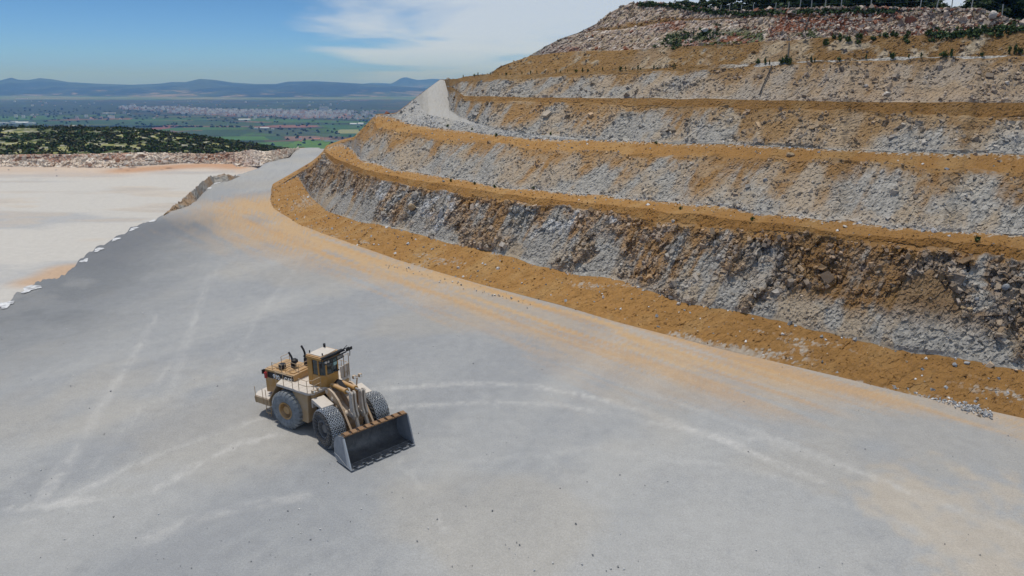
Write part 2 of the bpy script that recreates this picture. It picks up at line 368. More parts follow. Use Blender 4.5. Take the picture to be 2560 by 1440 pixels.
m_ = K['scree']; q_ = lerp(C, rampc, sm(GT+(mid-.5)*.02, t1_, t2_)*(1-sm(GT, t2_+.01, t2_+.03))*.85); C[m_] = q_[m_]
put('ramp', lerp(sp_(c_(.37, .37, .36)), gravel*1.1, sm(fine, .40, .65)*.6))
m_ = (K['scree'] | K['ramp']) & (GT > t3_); C[m_] = (gravel*.9)[m_]
for k in ('face2', 'face3', 'face4', 'face1'): m_ = K[k]; q_ = lerp(C, soil*.97, sm(FR+(mid-.5)*.35+(fine-.5)*.25, .88, 1.0)*.85); C[m_] = q_[m_]
# pale broken rim right across the fourth bench on the right
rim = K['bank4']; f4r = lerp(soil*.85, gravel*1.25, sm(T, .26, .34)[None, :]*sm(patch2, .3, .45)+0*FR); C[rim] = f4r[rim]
for k in ('back',): put(k, soil)
g_top = lerp(sp_(GRN), sp_(c_(.30, .26, .16)), sm(fbm(P*.25, 4, 83), .5, .65)); g_top = lerp(soil, g_top, sm(T, .22, .27)[None, :]+0*GY); put('top', g_top); put('rear', g_top)
C = np.clip(C, 0.01, .85)
m_hill = attr_mat('quarried_rock_and_soil', (3.5, 14.0), (.16, .22), 13.0, .5, .07)
hill = grid_mesh('quarry_hillside', P, C, m_hill, smooth=False); hill['kind'] = 'structure'
PH, KH = P, K

def surf(u, v):
    """first visible point of the hillside on the sight line through photo pixel (u, v)"""
    t, r = tr(u, v); c = int(np.clip(np.argmin(abs(T-float(t))), 0, NC-1)); rc = (H-GZ[:, c])/GY[:, c]
    k = int(np.argmax(rc <= float(r))) if (rc <= float(r)).any() else int(np.argmax(KD == 'top')); k = max(k, 1); return Vector(PH[k, c])

# ------------------------------------------------------------------ quarry floor, lower floor, banks
EDGE = [(-900,1000),(-200,850),(0,772),(28,750),(46,728),(106,704),(150,695),(164,683),(200,654),(211,642),(239,619),(264,604),(292,589),(314,581),(325,569),(375,556),(411,536),(419,529),(458,517),(489,503),(508,480),(536,456),(569,453),(589,442),(600,436),(647,419),(661,409),(687,400),(725,394),(732,382),(748,370),(775,369),(800,369)]
te, re_ = tr(*np.array(EDGE, float).T); te = np.maximum.accumulate(te+np.arange(len(te))*1e-6)
TG = np.linspace(-1.05, 1.05, 900)
yE = H/np.interp(TG, te, re_); yE = np.where(TG > te[-1], 262.0, yE)
jag = (fbm(np.stack([TG*90, TG*0, TG*0], -1), 4, 3)-.5)*yE*.05*(1-sm(TG, -.40, -.34)); yE = yE+jag
NR = 420; rr0 = 1.55
q = np.linspace(0, 1, NR)[:, None]
rg = rr0*(1-q) + (H/yE)[None, :]*q
G = np.stack([TG[None, :]*(H/rg), H/rg, np.zeros_like(rg)], -1)
G[..., 2] = (fbm(G*np.array([.08, .08, 0]), 3, 4)-.5)*.10
def dist_poly(Pxy, pts):
    d = np.full(Pxy.shape[:-1], 1e9); s_ = np.zeros_like(d)
    for a, b in zip(pts[:-1], pts[1:]):
        ab = b-a; l2 = max((ab**2).sum(), 1e-9); k = np.clip(((Pxy-a)@ab)/l2, 0, 1); dd = np.hypot(*(np.moveaxis(Pxy-(a+k[..., None]*ab), -1, 0)))
        d = np.minimum(d, dd)
    return d
XY = G[..., :2]
n_big = fbm(G*.045, 4, 101); n_mid = fbm(G*.22, 4, 102); n_fin = fbm(G*1.3, 4, 103)
fl = np.stack([(G[..., 0]*.55+G[..., 1]*.83)*.03, (G[..., 0]*.83-G[..., 1]*.55)*.16, 0*G[..., 0]], -1); n_flow = fbm(fl, 5, 104)
GC = lerp(np.broadcast_to(c_(.288, .300, .311), G.shape), np.broadcast_to(c_(.365, .368, .362), G.shape), sm(n_big*.35+n_mid*.15+n_flow*.5, .40, .64)*.8)
GC = lerp(GC, np.broadcast_to(c_(.235, .247, .265), G.shape), sm(1-n_flow*.6-n_fin*.4, .50, .66)*.35)
GC = lerp(GC, np.broadcast_to(c_(.36, .335, .29), G.shape), sm(fbm(G*.09+50, 4, 105), .52, .68)*.35)
# darker fresh gravel along the left shoulder of the pad
sh = at(*np.array([(0, 800), (180, 700), (330, 610), (430, 565)], float).T, 0)[:, :2]
GC = lerp(GC, np.broadcast_to(c_(.175, .187, .20), G.shape), (1-sm(dist_poly(XY, sh), 2, 22))*(.7+.3*sm(n_mid, .4, .6)))
sh2 = at(*np.array([(215, 655), (262, 622), (320, 592), (385, 570)], float).T, 0)[:, :2]
GC = lerp(GC, np.broadcast_to(c_(.15, .16, .175), G.shape), (1-sm(dist_poly(XY, sh2)+(n_mid-.5)*6, 1, 11))*.8)
# ochre dust dragged onto the floor beside the berm
foot = np.stack([T*H/below(lr_mono('foot')), H/below(lr_mono('foot'))], -1)[::12]
df = dist_poly(XY, foot)
alongG = G[..., 0]*(-.67)+G[..., 1]*.74; perpG = G[..., 0]*.74+G[..., 1]*.67
och_n = fbm(np.stack([alongG*.09, perpG*.95, 0*perpG], -1), 6, 111, .58)
far = sm(G[..., 1], 60, 110)
wid = 5.0 + 9*sm(G[..., 0], -25, 5)*(1-sm(G[..., 0], 12, 30)) + 12*far
och = (1-sm(df/wid + (och_n-.5)*1.6, .35, 1.25))
GC = lerp(GC, np.broadcast_to(c_(.46, .32, .18), G.shape), och*.95*(.28+.72*sm(och_n+.05*far, .38, .60))*(1-.2*sm(G[..., 0], 14, 30)))
rut = sm(fbm(np.stack([alongG*.035, perpG*1.6, 0*perpG], -1), 4, 113), .52, .64)*(1-sm(df, 9, 17))
GC = lerp(GC, np.broadcast_to(c_(.44, .255, .10), G.shape), rut*.40*och)
tn = at(*np.array([(2450, 1440), (2250, 1250), (2560, 1230), (2600, 1350)], float).T, 0)[:, :2]
GC = lerp(GC, np.broadcast_to(c_(.52, .43, .31), G.shape), (1-sm(dist_poly(XY, tn)+ (n_mid-.5)*9+(n_fin-.5)*5, 0.0, 4.2))*.42)
# pale wheel tracks
TRK = [([(940,975),(1050,965),(1180,958),(1300,962),(1450,985),(1600,1025),(1750,1080),(1900,1140),(2050,1205)], .8, .7),
 ([(960,1020),(1080,1012),(1230,1005),(1380,1010),(1560,1040),(1700,1070),(1850,1110)], .7, .55),
 ([(660,1045),(560,1075),(440,1120),(330,1165),(200,1230),(80,1300)], .6, .5),
 ([(700,1085),(600,1110),(500,1160),(390,1225)], .7, .65), ([(390,790),(340,880),(250,1020),(180,1140),(110,1240)], .9, .5),
 ([(430,900),(330,1050),(230,1170)], .6, .35), ([(370,1350),(480,1300),(640,1260),(760,1240)], 1.0, .5), ([(30,1270),(160,1260),(250,1250)], .8, .6),
 ([(1180,965),(1330,1090),(1420,1200)], .5, .18), ([(1000,1150),(1060,1230),(1110,1320)], .7, .35),
 ([(1200,1150),(1500,1120),(1900,1180),(2300,1330)], .9, .25), ([(520,690),(470,860),(420,1000)], .8, .3), ([(1640,1060),(1900,1100),(2200,1200),(2560,1340)], .9, .35),
 ([(560,640),(500,760),(440,900)], .7, .22), ([(760,640),(640,800),(560,960)], .8, .2), ([(1500,940),(1700,1010),(2000,1120),(2300,1240)], .8, .4)]
for pts, wd, k in TRK:
    wd, k = wd*.48, k*.8
    pw = at(*np.array(pts, float).T, 0)[:, :2]
    d = dist_poly(XY, pw); m_ = (1-sm(d+(n_fin-.5)*1.3, wd*.3, wd*1.7))*k*(.25+.75*sm(n_fin*.6+n_mid*.4, .38, .6))*(.8+.2*np.sin(alongG*9+d*6))
    GC = lerp(GC, np.broadcast_to(c_(.52, .515, .50), G.shape), m_)
m_grd = None
def f(t, b):
    co = objco(t); a = nd(t, 'ShaderNodeAttribute', attribute_name='Col').outputs['Color']
    v = rng(t, noise_t(t, co, 9.0, 6, .75), .25, .75, .80, 1.20); c = mixc(t, 1.0, a, nd_comb(t, v), 'MULTIPLY')
    v = rng(t, noise_t(t, co, 26.0, 4, .8), .3, .7, .80, 1.20); c = mixc(t, 1.0, c, nd_comb(t, v), 'MULTIPLY')
    v = rng(t, noise_t(t, co, 1.1, 5, .6), .25, .75, .93, 1.07); c = mixc(t, 1.0, c, nd_comb(t, v), 'MULTIPLY')
    vo = nd(t, 'ShaderNodeTexVoronoi'); vo.inputs['Scale'].default_value = 5.5; t.links.new(co, vo.inputs['Vector'])
    st = rng(t, vo.outputs['Distance'], .05, .16, 1, 0); pick = rng(t, noise_t(t, co, .9, 3, .5), .52, .62, 0, .8)
    mm = nd(t, 'ShaderNodeMath', operation='MULTIPLY'); t.links.new(st, mm.inputs[0]); t.links.new(pick, mm.inputs[1])
    c = mixc(t, mm.outputs[0], c, vo_col(t, vo)); t.links.new(c, b.inputs['Base Color'])
    bump(t, b, noise_t(t, co, 5, 7, .75), .5, .07)
def vo_col(t, vo):
    return mixc(t, vo.outputs['Color'], (.18, .185, .19), (.62, .61, .60)) if False else mixc(t, rng(t, vo.outputs['Distance'], 0, .16, 0, 1), (.20, .205, .21), (.60, .595, .585))
m_grd = mat('compacted_crushed_stone', f, .95, spec=.15)
# broken shoulder of the pad falling to the lower floor
sk = [G]; last = G[-1].copy(); skC = [GC]
for k in range(1, 7):
    q_ = last.copy(); q_[:, 1] += .55*k*(1+.4*np.sin(TG*300+k)); q_[:, 0] = TG*q_[:, 1]; q_[:, 2] = -3.6*(k/6)**.9; sk.append(q_[None]); skC.append((GC[-1]*.85)[None])
ground = grid_mesh('quarry_floor', np.concatenate(sk), np.concatenate(skC), m_grd, smooth=True); ground['kind'] = 'structure'

ZL = -3.0
TOE = [(-700,425),(0,417),(140,418),(281,420),(380,413),(457,408),(580,410),(591,417),(650,415),(686,402),(721,392),(738,376),(750,371),(800,369)]
TOP = [(-700,396),(0,388),(176,387),(316,382),(457,385),(527,385),(565,381),(598,380),(626,375),(661,380),(703,374),(742,371),(752,370),(800,369)]
TL = np.linspace(-1.05, -.30, 620)
def li(pts):
    t, r = tr(*np.array(pts, float).T); t = np.maximum.accumulate(t+np.arange(len(t))*1e-6); return np.interp(TL, t, r)
zt = ZL*(1-sm(TL, -.40, -.345))                       # the bank's toe climbs to the road level where the road leaves the pit
yT = (H-zt)/li(TOE); rT = li(TOP)
yn = H/np.interp(TL, te, re_)-3
q = np.linspace(0, 1, 150)[:, None]
rl = ((H-ZL)/yn)[None, :]*(1-q) + ((H-zt)/(yT+4))[None, :]*q
zl = ZL + (zt-ZL)[None, :]*q**2 - .02
Y_ = (H-zl)/rl; FL = np.stack([TL[None, :]*Y_, Y_, zl], -1)
a1 = fbm(np.stack([FL[..., 0]*.02, FL[..., 1]*.05, 0*Y_], -1), 5, 121); a2 = fbm(np.stack([FL[..., 0]*.05, FL[..., 1]*.16, 0*Y_], -1), 4, 122)
FC = lerp(np.broadcast_to(c_(.48, .465, .435), FL.shape), np.broadcast_to(c_(.37, .375, .38), FL.shape), sm(a1*.5+a2*.5, .44, .60)*.95)
FC = lerp(FC, np.broadcast_to(c_(.53, .42, .30), FL.shape), sm(a2, .56, .70)*.3)
dt = yT[None, :]-Y_
FC = lerp(FC, np.broadcast_to(c_(.54, .42, .32), FL.shape), (1-sm(dt, 5, 34))*(.5+.4*a1))
rp = at(*np.array([(330, 425), (450, 416), (540, 412), (600, 416)], float).T, ZL)[:, :2]
FC = lerp(FC, np.broadcast_to(c_(.44, .24, .13), FL.shape), (1-sm(dist_poly(FL[..., :2], rp), 2, 12))*.75)
rp = at(*np.array([(95, 702), (130, 692), (165, 672)], float).T, ZL)[:, :2]
FC = lerp(FC, np.broadcast_to(c_(.50, .32, .18), FL.shape), (1-sm(dist_poly(FL[..., :2], rp), 1, 5))*.7)
lf = grid_mesh('lower_quarry_floor', FL, FC, m_grd, smooth=True); lf['kind'] = 'structure'

# rubble bank round the lower floor
sB = .62; dB = np.maximum((H - zt - rT*yT)/(rT+sB), .05)
rows = []; fr_ = []
for k in range(46): rows.append((yT+dB*k/45, zt+sB*dB*k/45)); fr_.append(k/45)
y9, z9 = rows[-1]
for k in range(1, 5): rows.append((y9+1.2*k, z9-.1*k)); fr_.append(1+k/10)
for k in range(1, 9): rows.append((y9+5+2.2*k, z9-.4-1.4*k)); fr_.append(2)
BY = np.array([a for a, b in rows]); BZ = np.array([b for a, b in rows]); B = np.stack([TL[None, :]*BY, BY, BZ], -1); fr2 = np.array(fr_)[:, None]+0*BY
bb1, be1, bi1 = blocks(B*np.array([.42, .3, .55])+2, 201); bb2, be2, bi2 = blocks(B*np.array([1.0, .7, 1.2])+5, 231)
en = sm(fr2, 0, .12)*(1-sm(fr2, 1.5, 2))*sm(dB, .1, 2)[None, :]
pp = fbm(np.stack([B[..., 0]*.05, B[..., 2]*.3, 0*BY], -1), 4, 244)
dd = en*(bb1*.5+bb2*.28+(pp-.5)*1.5)
B[..., 1] -= dd*.7; B[..., 0] -= TL[None, :]*dd*.7; B[..., 2] += dd*.35
crm = lerp(np.broadcast_to(c_(.62, .52, .42), B.shape), np.broadcast_to(c_(.76, .70, .62), B.shape), sm(bi2, .4, 1))
crm = lerp(crm, np.broadcast_to(c_(.48, .30, .22), B.shape), sm(bi1, .72, .95)*.45)
BC = lerp(crm, np.broadcast_to(c_(.40, .40, .39), B.shape), sm(pp, .55, .65)*(1-sm(fr2, .3, .8))*.6)
rdz = at(np.array([530.]), np.array([395.]), -1)[0]
BC = lerp(BC, np.broadcast_to(c_(.26, .11, .055), B.shape), np.exp(-((B[..., 0]-rdz[0])/11)**2)*sm(fr2, .1, .4)*.8)
BC = lerp(BC, np.broadcast_to(c_(.30, .13, .08), B.shape), sm(fbm(np.stack([B[..., 0]*.12, B[..., 2]*.4, 0*BY], -1), 4, 247), .60, .68)*.7*sm(fr2, .2, .5))
BC = lerp(BC, np.broadcast_to(c_(.20, .13, .08), B.shape), (1-sm(be2, 0, .10))*.25)
bk = grid_mesh('rubble_bank', B, BC, m_hill, smooth=False); bk['kind'] = 'structure'

# long heap of dumped stone standing on the pad edge
hp_f = np.array([(404, 540), (419, 531), (440, 525), (458, 518), (489, 504), (508, 482), (536, 457), (569, 454), (600, 441)], float)
hp_c = np.array([(404, 541), (419, 528), (440, 510), (458, 496), (489, 470), (505, 455), (522, 441), (560, 436), (600, 440)], float)
ft, fr0 = tr(*hp_f.T); ct, cr0 = tr(*hp_c.T); TH = np.linspace(ft[0], ft[-1], 130)
yf = H/np.interp(TH, ft, fr0); rc_ = np.interp(TH, ct, cr0); dh = np.maximum((H-rc_*yf)/(rc_+.45), .02)
rows = [(yf-.1, 0*yf-.1)]+[(yf+dh*k/16, .45*dh*k/16) for k in range(17)]+[(yf+dh+dh*.7*k/6, .45*dh*(1-k/6)-ZL*-k/6) for k in range(1, 7)]
HY = np.array([a for a, b in rows]); HZ = np.array([b for a, b in rows]); HP = np.stack([TH[None, :]*HY, HY, HZ], -1)
hb, he, hi = blocks(HP*1.1, 301); HP[1:-1, :, 2] += (hb*.18*np.minimum(dh, 1))[1:-1]
hn = fbm(HP*.3, 4, 303)
HC = lerp(np.broadcast_to(c_(.30, .29, .27), HP.shape), np.broadcast_to(c_(.38, .25, .14), HP.shape), sm(hn, .42, .6)*.8); HC = lerp(HC, HC*.5, sm(1-hi, .6, 1)*.6)
ho = grid_mesh('dumped_stone_heap', HP, HC, m_hill, smooth=False); ho['kind'] = 'structure'

# white lime splashes on the edge of the pad
m_lime = mat('white_rock_powder', lambda t, b: (t.links.new(mixc(t, rng(t, noise_t(t, objco(t), 1.3, 6, .7), .42, .56, 0, 1), (.30, .31, .33), (.66, .68, .70)), b.inputs['Base Color'])), .95)
LIME = [((76, 722), 34, 9, .1), ((15, 762), 24, 10, .1), ((246, 624), 16, 5.5, .1), ((212, 651), 14, 5, .1), ((290, 598), 15, 4, .1), ((334, 572), 16, 4, .1), ((382, 552), 11, 3, .1), ((521, 471), 11, 2.4, .1), ((541, 458), 12, 1.8, .1)]
for (u, v), du, dv, _ in LIME:
    n = 26; ring = []
    for k in range(n):
        a = 2*math.pi*k/n; rr_ = 1+.28*math.sin(a*3+u)+random.uniform(-.16, .16); ring.append((u+du*rr_*.72*math.cos(a), v-du*.22*math.cos(a)+dv*.8*rr_*math.sin(a)))
    ring = np.array(ring); p3 = at(ring[:, 0], ring[:, 1], .06); p3[:, 2] = .065; cen = p3.mean(0); cen[2] = .10
    V = np.vstack([p3, cen[None]]); Fc = [(k, (k+1) % n, n) for k in range(n)]
    o = soup('white_powder_patch', V, Fc, None, m_lime); o['kind'] = 'structure'

# ------------------------------------------------------------------ wooded hill, plain, mountains, haze
rng_ = np.random.default_rng(5)
ZP = -181.0
CR = [(-700,330),(0,321),(60,320),(158,321),(316,322),(380,328),(422,334),(500,343),(562,353),(620,362),(668,368),(720,377),(760,386),(900,420)]
TW = np.linspace(-1.1, -.22, 420)
tcw, rcw = tr(*np.array(CR, float).T); rC = np.interp(TW, tcw, rcw)
ys = np.concatenate([np.linspace(236, 470, 120), 470+np.linspace(0, 1, 40)[1:]**1.6*1400])
Yw = np.broadcast_to(ys[:, None], (len(ys), len(TW)))
zc = H - rC*470
s0 = sm(Yw, 236, 470)
Zw = (-13 + (zc+13)[None, :]*(.25*s0+.75*(Yw-236)/(470-236)))
Zw = np.where(Yw > 470, zc[None, :] - (Yw-470)*.04 - (np.maximum(Yw-470, 0)/1400)**1.15*(zc[None, :]-ZP+20), Zw)
HP_ = np.stack([TW[None, :]*Yw, Yw, Zw], -1)
HP_[..., 2] += (fbm(HP_*.02, 3, 401)-.5)*3*sm(Yw, 250, 300)*(1-sm(Yw, 380, 460)) 
hn = fbm(HP_*.05, 4, 402); hn2 = fbm(HP_*.25, 4, 403)
WC = lerp(np.broadcast_to(c_(.075, .095, .035), HP_.shape), np.broadcast_to(c_(.26, .26, .10), HP_.shape), sm(hn, .45, .6))
WC = lerp(WC, np.broadcast_to(c_(.38, .36, .31), HP_.shape), sm(hn2, .55, .65)*.7)
m_land = attr_mat('far_ground', (.08,), (.12,), .5, .2, .3)
wh = grid_mesh('wooded_hill', HP_, WC, m_land); wh['kind'] = 'structure'
# scrub on the hill: dense evergreen bushes seen as one mass
def hillz(x, y):
    t = x/y; i = np.clip(np.interp(t, TW, np.arange(len(TW))), 0, len(TW)-1).astype(int); j = np.clip(np.interp(y, ys, np.arange(len(ys))), 0, len(ys)-1).astype(int); return HP_[j, i, 2]
def leafmass(cen, rad, hgt, nper, size, seed):
    """leaf clumps: nper small quads spread over every crown; returns V, F, per-crown index"""
    g = np.random.default_rng(seed); n = len(cen)
    d = g.normal(size=(n, nper, 3)); d /= np.linalg.norm(d, axis=-1, keepdims=True); d[..., 2] = np.abs(d[..., 2])*.9
    lob = 1+.35*np.sin(d[..., 0]*4+g.uniform(0, 6, (n, 1)))*np.cos(d[..., 1]*4+g.uniform(0, 6, (n, 1)))
    k = (.55+.45*g.random((n, nper)))*lob
    c = cen[:, None, :] + d*k[..., None]*np.stack([rad, rad, hgt], -1)[:, None, :]
    nrm = d + g.normal(size=d.shape)*.5; nrm /= np.linalg.norm(nrm, axis=-1, keepdims=True)
    a = np.cross(nrm, g.normal(size=d.shape)); a /= np.linalg.norm(a, axis=-1, keepdims=True)+1e-9; b = np.cross(nrm, a)
    s = (size*(.6+.8*g.random((n, nper))))[..., None]
    if np.ndim(size): pass
    V = np.stack([c-a*s-b*s*.7, c+a*s-b*s*.7, c+a*s+b*s*.7, c-a*s+b*s*.7], 2).reshape(-1, 3)
    return V, np.arange(len(V)).reshape(-1, 4)
nb = 5200
tt = rng_.uniform(-1.08, -.24, nb*2); yy = 243+rng_.random(nb*2)**.8*300
keep = (fbm(np.stack([tt*yy*.05, yy*.05, 0*yy], -1), 4, 410) + rng_.random(nb*2)*.25 < .66+.12*sm(tt, -.72, -.5)); tt, yy = tt[keep][:nb], yy[keep][:nb]
bx = tt*yy; bz = hillz(bx, yy); rd = rng_.uniform(1.1, 2.5, len(bx))*np.where(tt > -.6, .8, 1.1); ht = rd*rng_.uniform(.8, 1.2, len(bx))
V, Fq = leafmass(np.stack([bx, yy, bz-.2], -1), rd, ht, 26, .55, 6)
bc = np.stack([rng_.uniform(.034, .062, len(bx)), rng_.uniform(.050, .084, len(bx)), rng_.uniform(.022, .036, len(bx))], -1)
bc = np.repeat(bc, 26*4, axis=0)*np.repeat(rng_.uniform(.65, 1.35, len(bx)*26), 4)[:, None]
m_leaf = mat('leaves', lambda t, b: t.links.new(nd(t, 'ShaderNodeAttribute', attribute_name='Col').outputs['Color'], b.inputs['Base Color']), .8, spec=.15)
o = soup('woodland', V, Fq, bc, m_leaf); tag(o, kind='stuff')

# ---- plain
rP = np.concatenate([np.linspace(.16, .009, 330), np.linspace(.009, .0035, 14)[1:]]); TP = np.linspace(-1.15, .45, 900)
PY = (H-ZP)/rP[:, None]+0*TP[None, :]; PP = np.stack([TP[None, :]*PY, PY, 0*PY+ZP], -1)
Q = PP/1000.0
cs, sn = math.cos(.35), math.sin(.35); QX = Q[..., 0]*cs+Q[..., 1]*sn; QY = -Q[..., 0]*sn+Q[..., 1]*cs
def fields(sx_, sy_, seed):
    row = np.floor(QY/sy_+.15*np.sin(QX*3)); X_ = QX/sx_ + _h(row.astype(np.int64), row.astype(np.int64)*0, row.astype(np.int64)*0, seed)*5
    ci = np.floor(X_).astype(np.int64); ri = row.astype(np.int64); e = np.minimum(np.minimum(X_-ci, 1-(X_-ci))*sx_, np.minimum(QY/sy_-np.floor(QY/sy_), 1-(QY/sy_-np.floor(QY/sy_)))*sy_)
    return _h(ci, ri, ri*0, seed+1), _h(ci, ri, ri*0, seed+2), e
f1_, f2_, fe = fields(.42, .19, 501)
pal = np.array([(.035, .075, .028), (.045, .10, .03), (.03, .06, .03), (.06, .125, .03), (.028, .05, .03), (.05, .085, .04), (.16, .10, .07), (.11, .12, .05), (.035, .07, .035), (.03, .058, .035)])
PC = pal[(f1_*9.99).astype(int)]*(.8+.4*f2_)[..., None]
pn = fbm(Q*3.0, 5, 511); pn2 = fbm(Q*np.array([14, 14, 1]), 3, 512)
PC = lerp(PC, np.broadcast_to(c_(.028, .042, .028), PC.shape), sm(pn*.6+pn2*.4, .47, .56)*.75)     # olive groves
yk = PY/1000
orch = sm(yk, 4.2, 4.9)*(1-sm(yk, 8.3, 9.0)); PC = lerp(PC, np.broadcast_to(c_(.034, .050, .036), PC.shape), orch*.6)
PC = lerp(PC, lerp(np.broadcast_to(c_(.07, .13, .05), PC.shape), np.broadcast_to(c_(.20, .19, .12), PC.shape), sm(fbm(Q*np.array([1.2, 5, 1]), 4, 515), .5, .6)*.8), sm(yk, 8.6, 9.4)*(1-sm(yk, 11.3, 12.5))*.9)
def infield(poly):
    p = np.array(poly, float); tq, rq = tr(p[:, 0], p[:, 1]); a = np.stack([tq, rq], -1); X_ = np.broadcast_to(TP[None, :], PY.shape); Y2 = np.broadcast_to(rP[:, None], PY.shape); ins = np.zeros(PY.shape, bool)
    for (x1, y1), (x2, y2) in zip(a, np.roll(a, -1, 0)):
        cnd = ((y1 > Y2) != (y2 > Y2)); xi = (x2-x1)*(Y2-y1)/(y2-y1+1e-12)+x1; ins ^= cnd & (X_ < xi)
    return ins
FLD = [([(0,291),(60,290),(150,293),(160,297),(60,301),(0,301)], (.05, .115, .03)), ([(0,302),(500,302),(840,312),(820,318),(300,312),(0,310)], (.032, .075, .03)),
 ([(370,322),(410,314),(445,313),(440,318),(400,324)], (.20, .085, .07)), ([(420,321),(550,316),(550,322),(440,328)], (.05, .12, .035)),
 ([(632,317),(700,312),(810,313),(815,318),(700,319),(640,319)], (.20, .10, .08)), ([(520,342),(560,341),(660,341),(675,350),(600,350),(545,347)], (.065, .15, .035)),
 ([(660,341),(700,342),(718,350),(680,352)], (.03, .085, .035)), ([(710,341),(790,340),(830,346),(820,350),(720,350)], (.19, .13, .10)), ([(745,352),(770,349),(960,358),(960,372),(690,372)], (.085, .17, .03)),
 ([(850,324),(950,324),(950,335),(835,333)], (.23, .24, .12)), ([(850,336),(960,336),(960,344),(855,342)], (.03, .09, .035)), ([(800,312),(960,310),(960,323),(850,323),(790,316)], (.04, .10, .035)),
 ([(640,296),(740,298),(860,302),(960,302),(960,308),(700,306),(600,302)], (.05, .115, .035)), ([(625,324),(760,322),(800,330),(760,338),(680,336),(630,330)], (.05, .075, .05)), ([(440,330),(560,324),(640,330),(600,338),(480,338)], (.035, .07, .035))]
for poly, c in FLD: PC[infield(poly)] = PC[infield(poly)]*.12+np.array(c)*.88
PC *= (.8+.4*pn2)[..., None]
pl = grid_mesh('plain', PP, PC, m_land); pl['kind'] = 'structure'

# ---- mountains
def ridge(name, pts, y0, y1, rows, seed, cols=700, t0=-1.1, t1=.3, rb=None):
    t_ = np.linspace(t0, t1, cols); a, b = tr(*np.array(pts, float).T); rr = np.interp(t_, a, b)
    zt_ = H-rr*y1; f = np.linspace(0, 1, rows)[:, None]; yb = y0*(1+.05*np.sin(t_*9+seed)); Y3 = yb[None, :]*(1-f)+y1*f
    shp = f**1.35; Z3 = ZP-2 + (zt_-ZP+2)[None, :]*shp
    M = np.stack([t_[None, :]*Y3, Y3, Z3], -1); rel = (1-abs(2*fbm(M*np.array([.0011, .0006, 0]), 5, seed)-1)*2)
    M[..., 2] += rel*55*np.sin(np.pi*np.clip(f, 0, 1))**.8
    M2 = M[-1:].copy(); M2[..., 1] *= 1.12; M2[..., 0] *= 1.12; M2[..., 2] -= 260; M = np.concatenate([M, M2])
    nn = fbm(M*.0014, 5, seed+3); nn2 = fbm(M*.005, 4, seed+4)
    c = lerp(np.broadcast_to(c_(.020, .036, .022), M.shape), np.broadcast_to(c_(.06, .09, .045), M.shape), sm(nn, .45, .62)*.6)
    c = lerp(c, np.broadcast_to(c_(.20, .17, .11), M.shape), sm(nn*.5+nn2*.5, .55, .62)*(1-sm(np.concatenate([f, f[-1:]])+0*M[..., 0], .2, .55)))
    o = grid_mesh(name, M, c, m_land); o['kind'] = 'structure'; return o
ridge('mountains', [(-900,205),(-300,198),(-60,210),(0,201),(28,194),(45,199),(70,200),(100,195),(130,198),(170,205),(240,209),(330,212),(400,209),(430,205),(465,205),(500,197),(540,200),(580,206),(640,210),(690,210),(720,204),(790,203),(850,206),(900,209),(960,213),(1030,218),(1100,222),(1300,225)], 10800, 15500, 60, 611)
ridge('far_mountains', [(-900,222),(850,222),(900,210),(930,207),(960,208),(978,209),(990,203),(1003,195),(1016,193),(1030,197),(1045,200),(1062,199),(1080,197),(1100,198),(1180,200),(1400,222)], 16800, 20000, 40, 631, cols=900)

# ---- air
bm = bmesh.new(); bmesh.ops.create_cube(bm, size=1); hm = bpy.data.meshes.new('haze'); bm.to_mesh(hm); bm.free()
hz = bpy.data.objects.new('haze', hm); COL.objects.link(hz); hz['kind'] = 'stuff'
z0_, z1_ = -470.0, 330.0
hz.scale = (80000, 26000, z1_-z0_); hz.location = (-4000, 12000, (z0_+z1_)/2)
mh = bpy.data.materials.new('air'); mh.use_nodes = True; t = mh.node_tree; t.nodes.clear()
oo = nd(t, 'ShaderNodeOutputMaterial'); pv = nd(t, 'ShaderNodeVolumePrincipled'); pv.inputs['Color'].default_value = (.14, .37, 1.0, 1); pv.inputs['Absorption Color'].default_value = (1, 1, 1, 1); pv.inputs['Density'].default_value = 8.2e-5; pv.inputs['Anisotropy'].default_value = 0.0
t.links.new(pv.outputs[0], oo.inputs['Volume']); hm.materials.append(mh)

# ------------------------------------------------------------------ buildings on the plain
m_wallw = mat('white_render', (.72, .72, .70)); m_wallc = mat('cream_render', (.58, .50, .42)); m_wallp = mat('pinkish_render', (.60, .42, .36)); m_wallg = mat('grey_render', (.50, .49, .49))
m_tile = mat('red_tiles', (.40, .17, .12)); m_conc = mat('concrete_roof', (.42, .41, .40)); m_pane = mat('window_glass', (.05, .07, .09), .2); m_sheet = mat('metal_sheet_roof', (.62, .66, .70), .5)
def bmo(name, m, parent=None, loc=None):
    me = bpy.data.meshes.new(name); m.to_mesh(me); m.free(); o = bpy.data.objects.new(name, me); COL.objects.link(o); o.parent = parent
    if loc: o.location = loc
    return o
def boxm(bm, x0, x1, y0, y1, z0, z1):
    v = [bm.verts.new(p) for p in ((x0,y0,z0),(x1,y0,z0),(x1,y1,z0),(x0,y1,z0),(x0,y0,z1),(x1,y0,z1),(x1,y1,z1),(x0,y1,z1))]
    for f in ((0,3,2,1),(4,5,6,7),(0,1,5,4),(1,2,6,5),(2,3,7,6),(3,0,4,7)): bm.faces.new([v[i] for i in f])
def gablem(bm, x0, x1, y0, y1, z0, z1, o=.3, hip=0.0):
    v = [bm.verts.new(p) for p in ((x0-o,y0-o,z0),(x1+o,y0-o,z0),(x1+o,y1+o,z0),(x0-o,y1+o,z0),(x0-o+hip,(y0+y1)/2,z1),(x1+o-hip,(y0+y1)/2,z1))]
    for f in ((0,1,5,4),(2,3,4,5),(1,2,5),(3,0,4),(3,2,1,0)): bm.faces.new([v[i] for i in f])
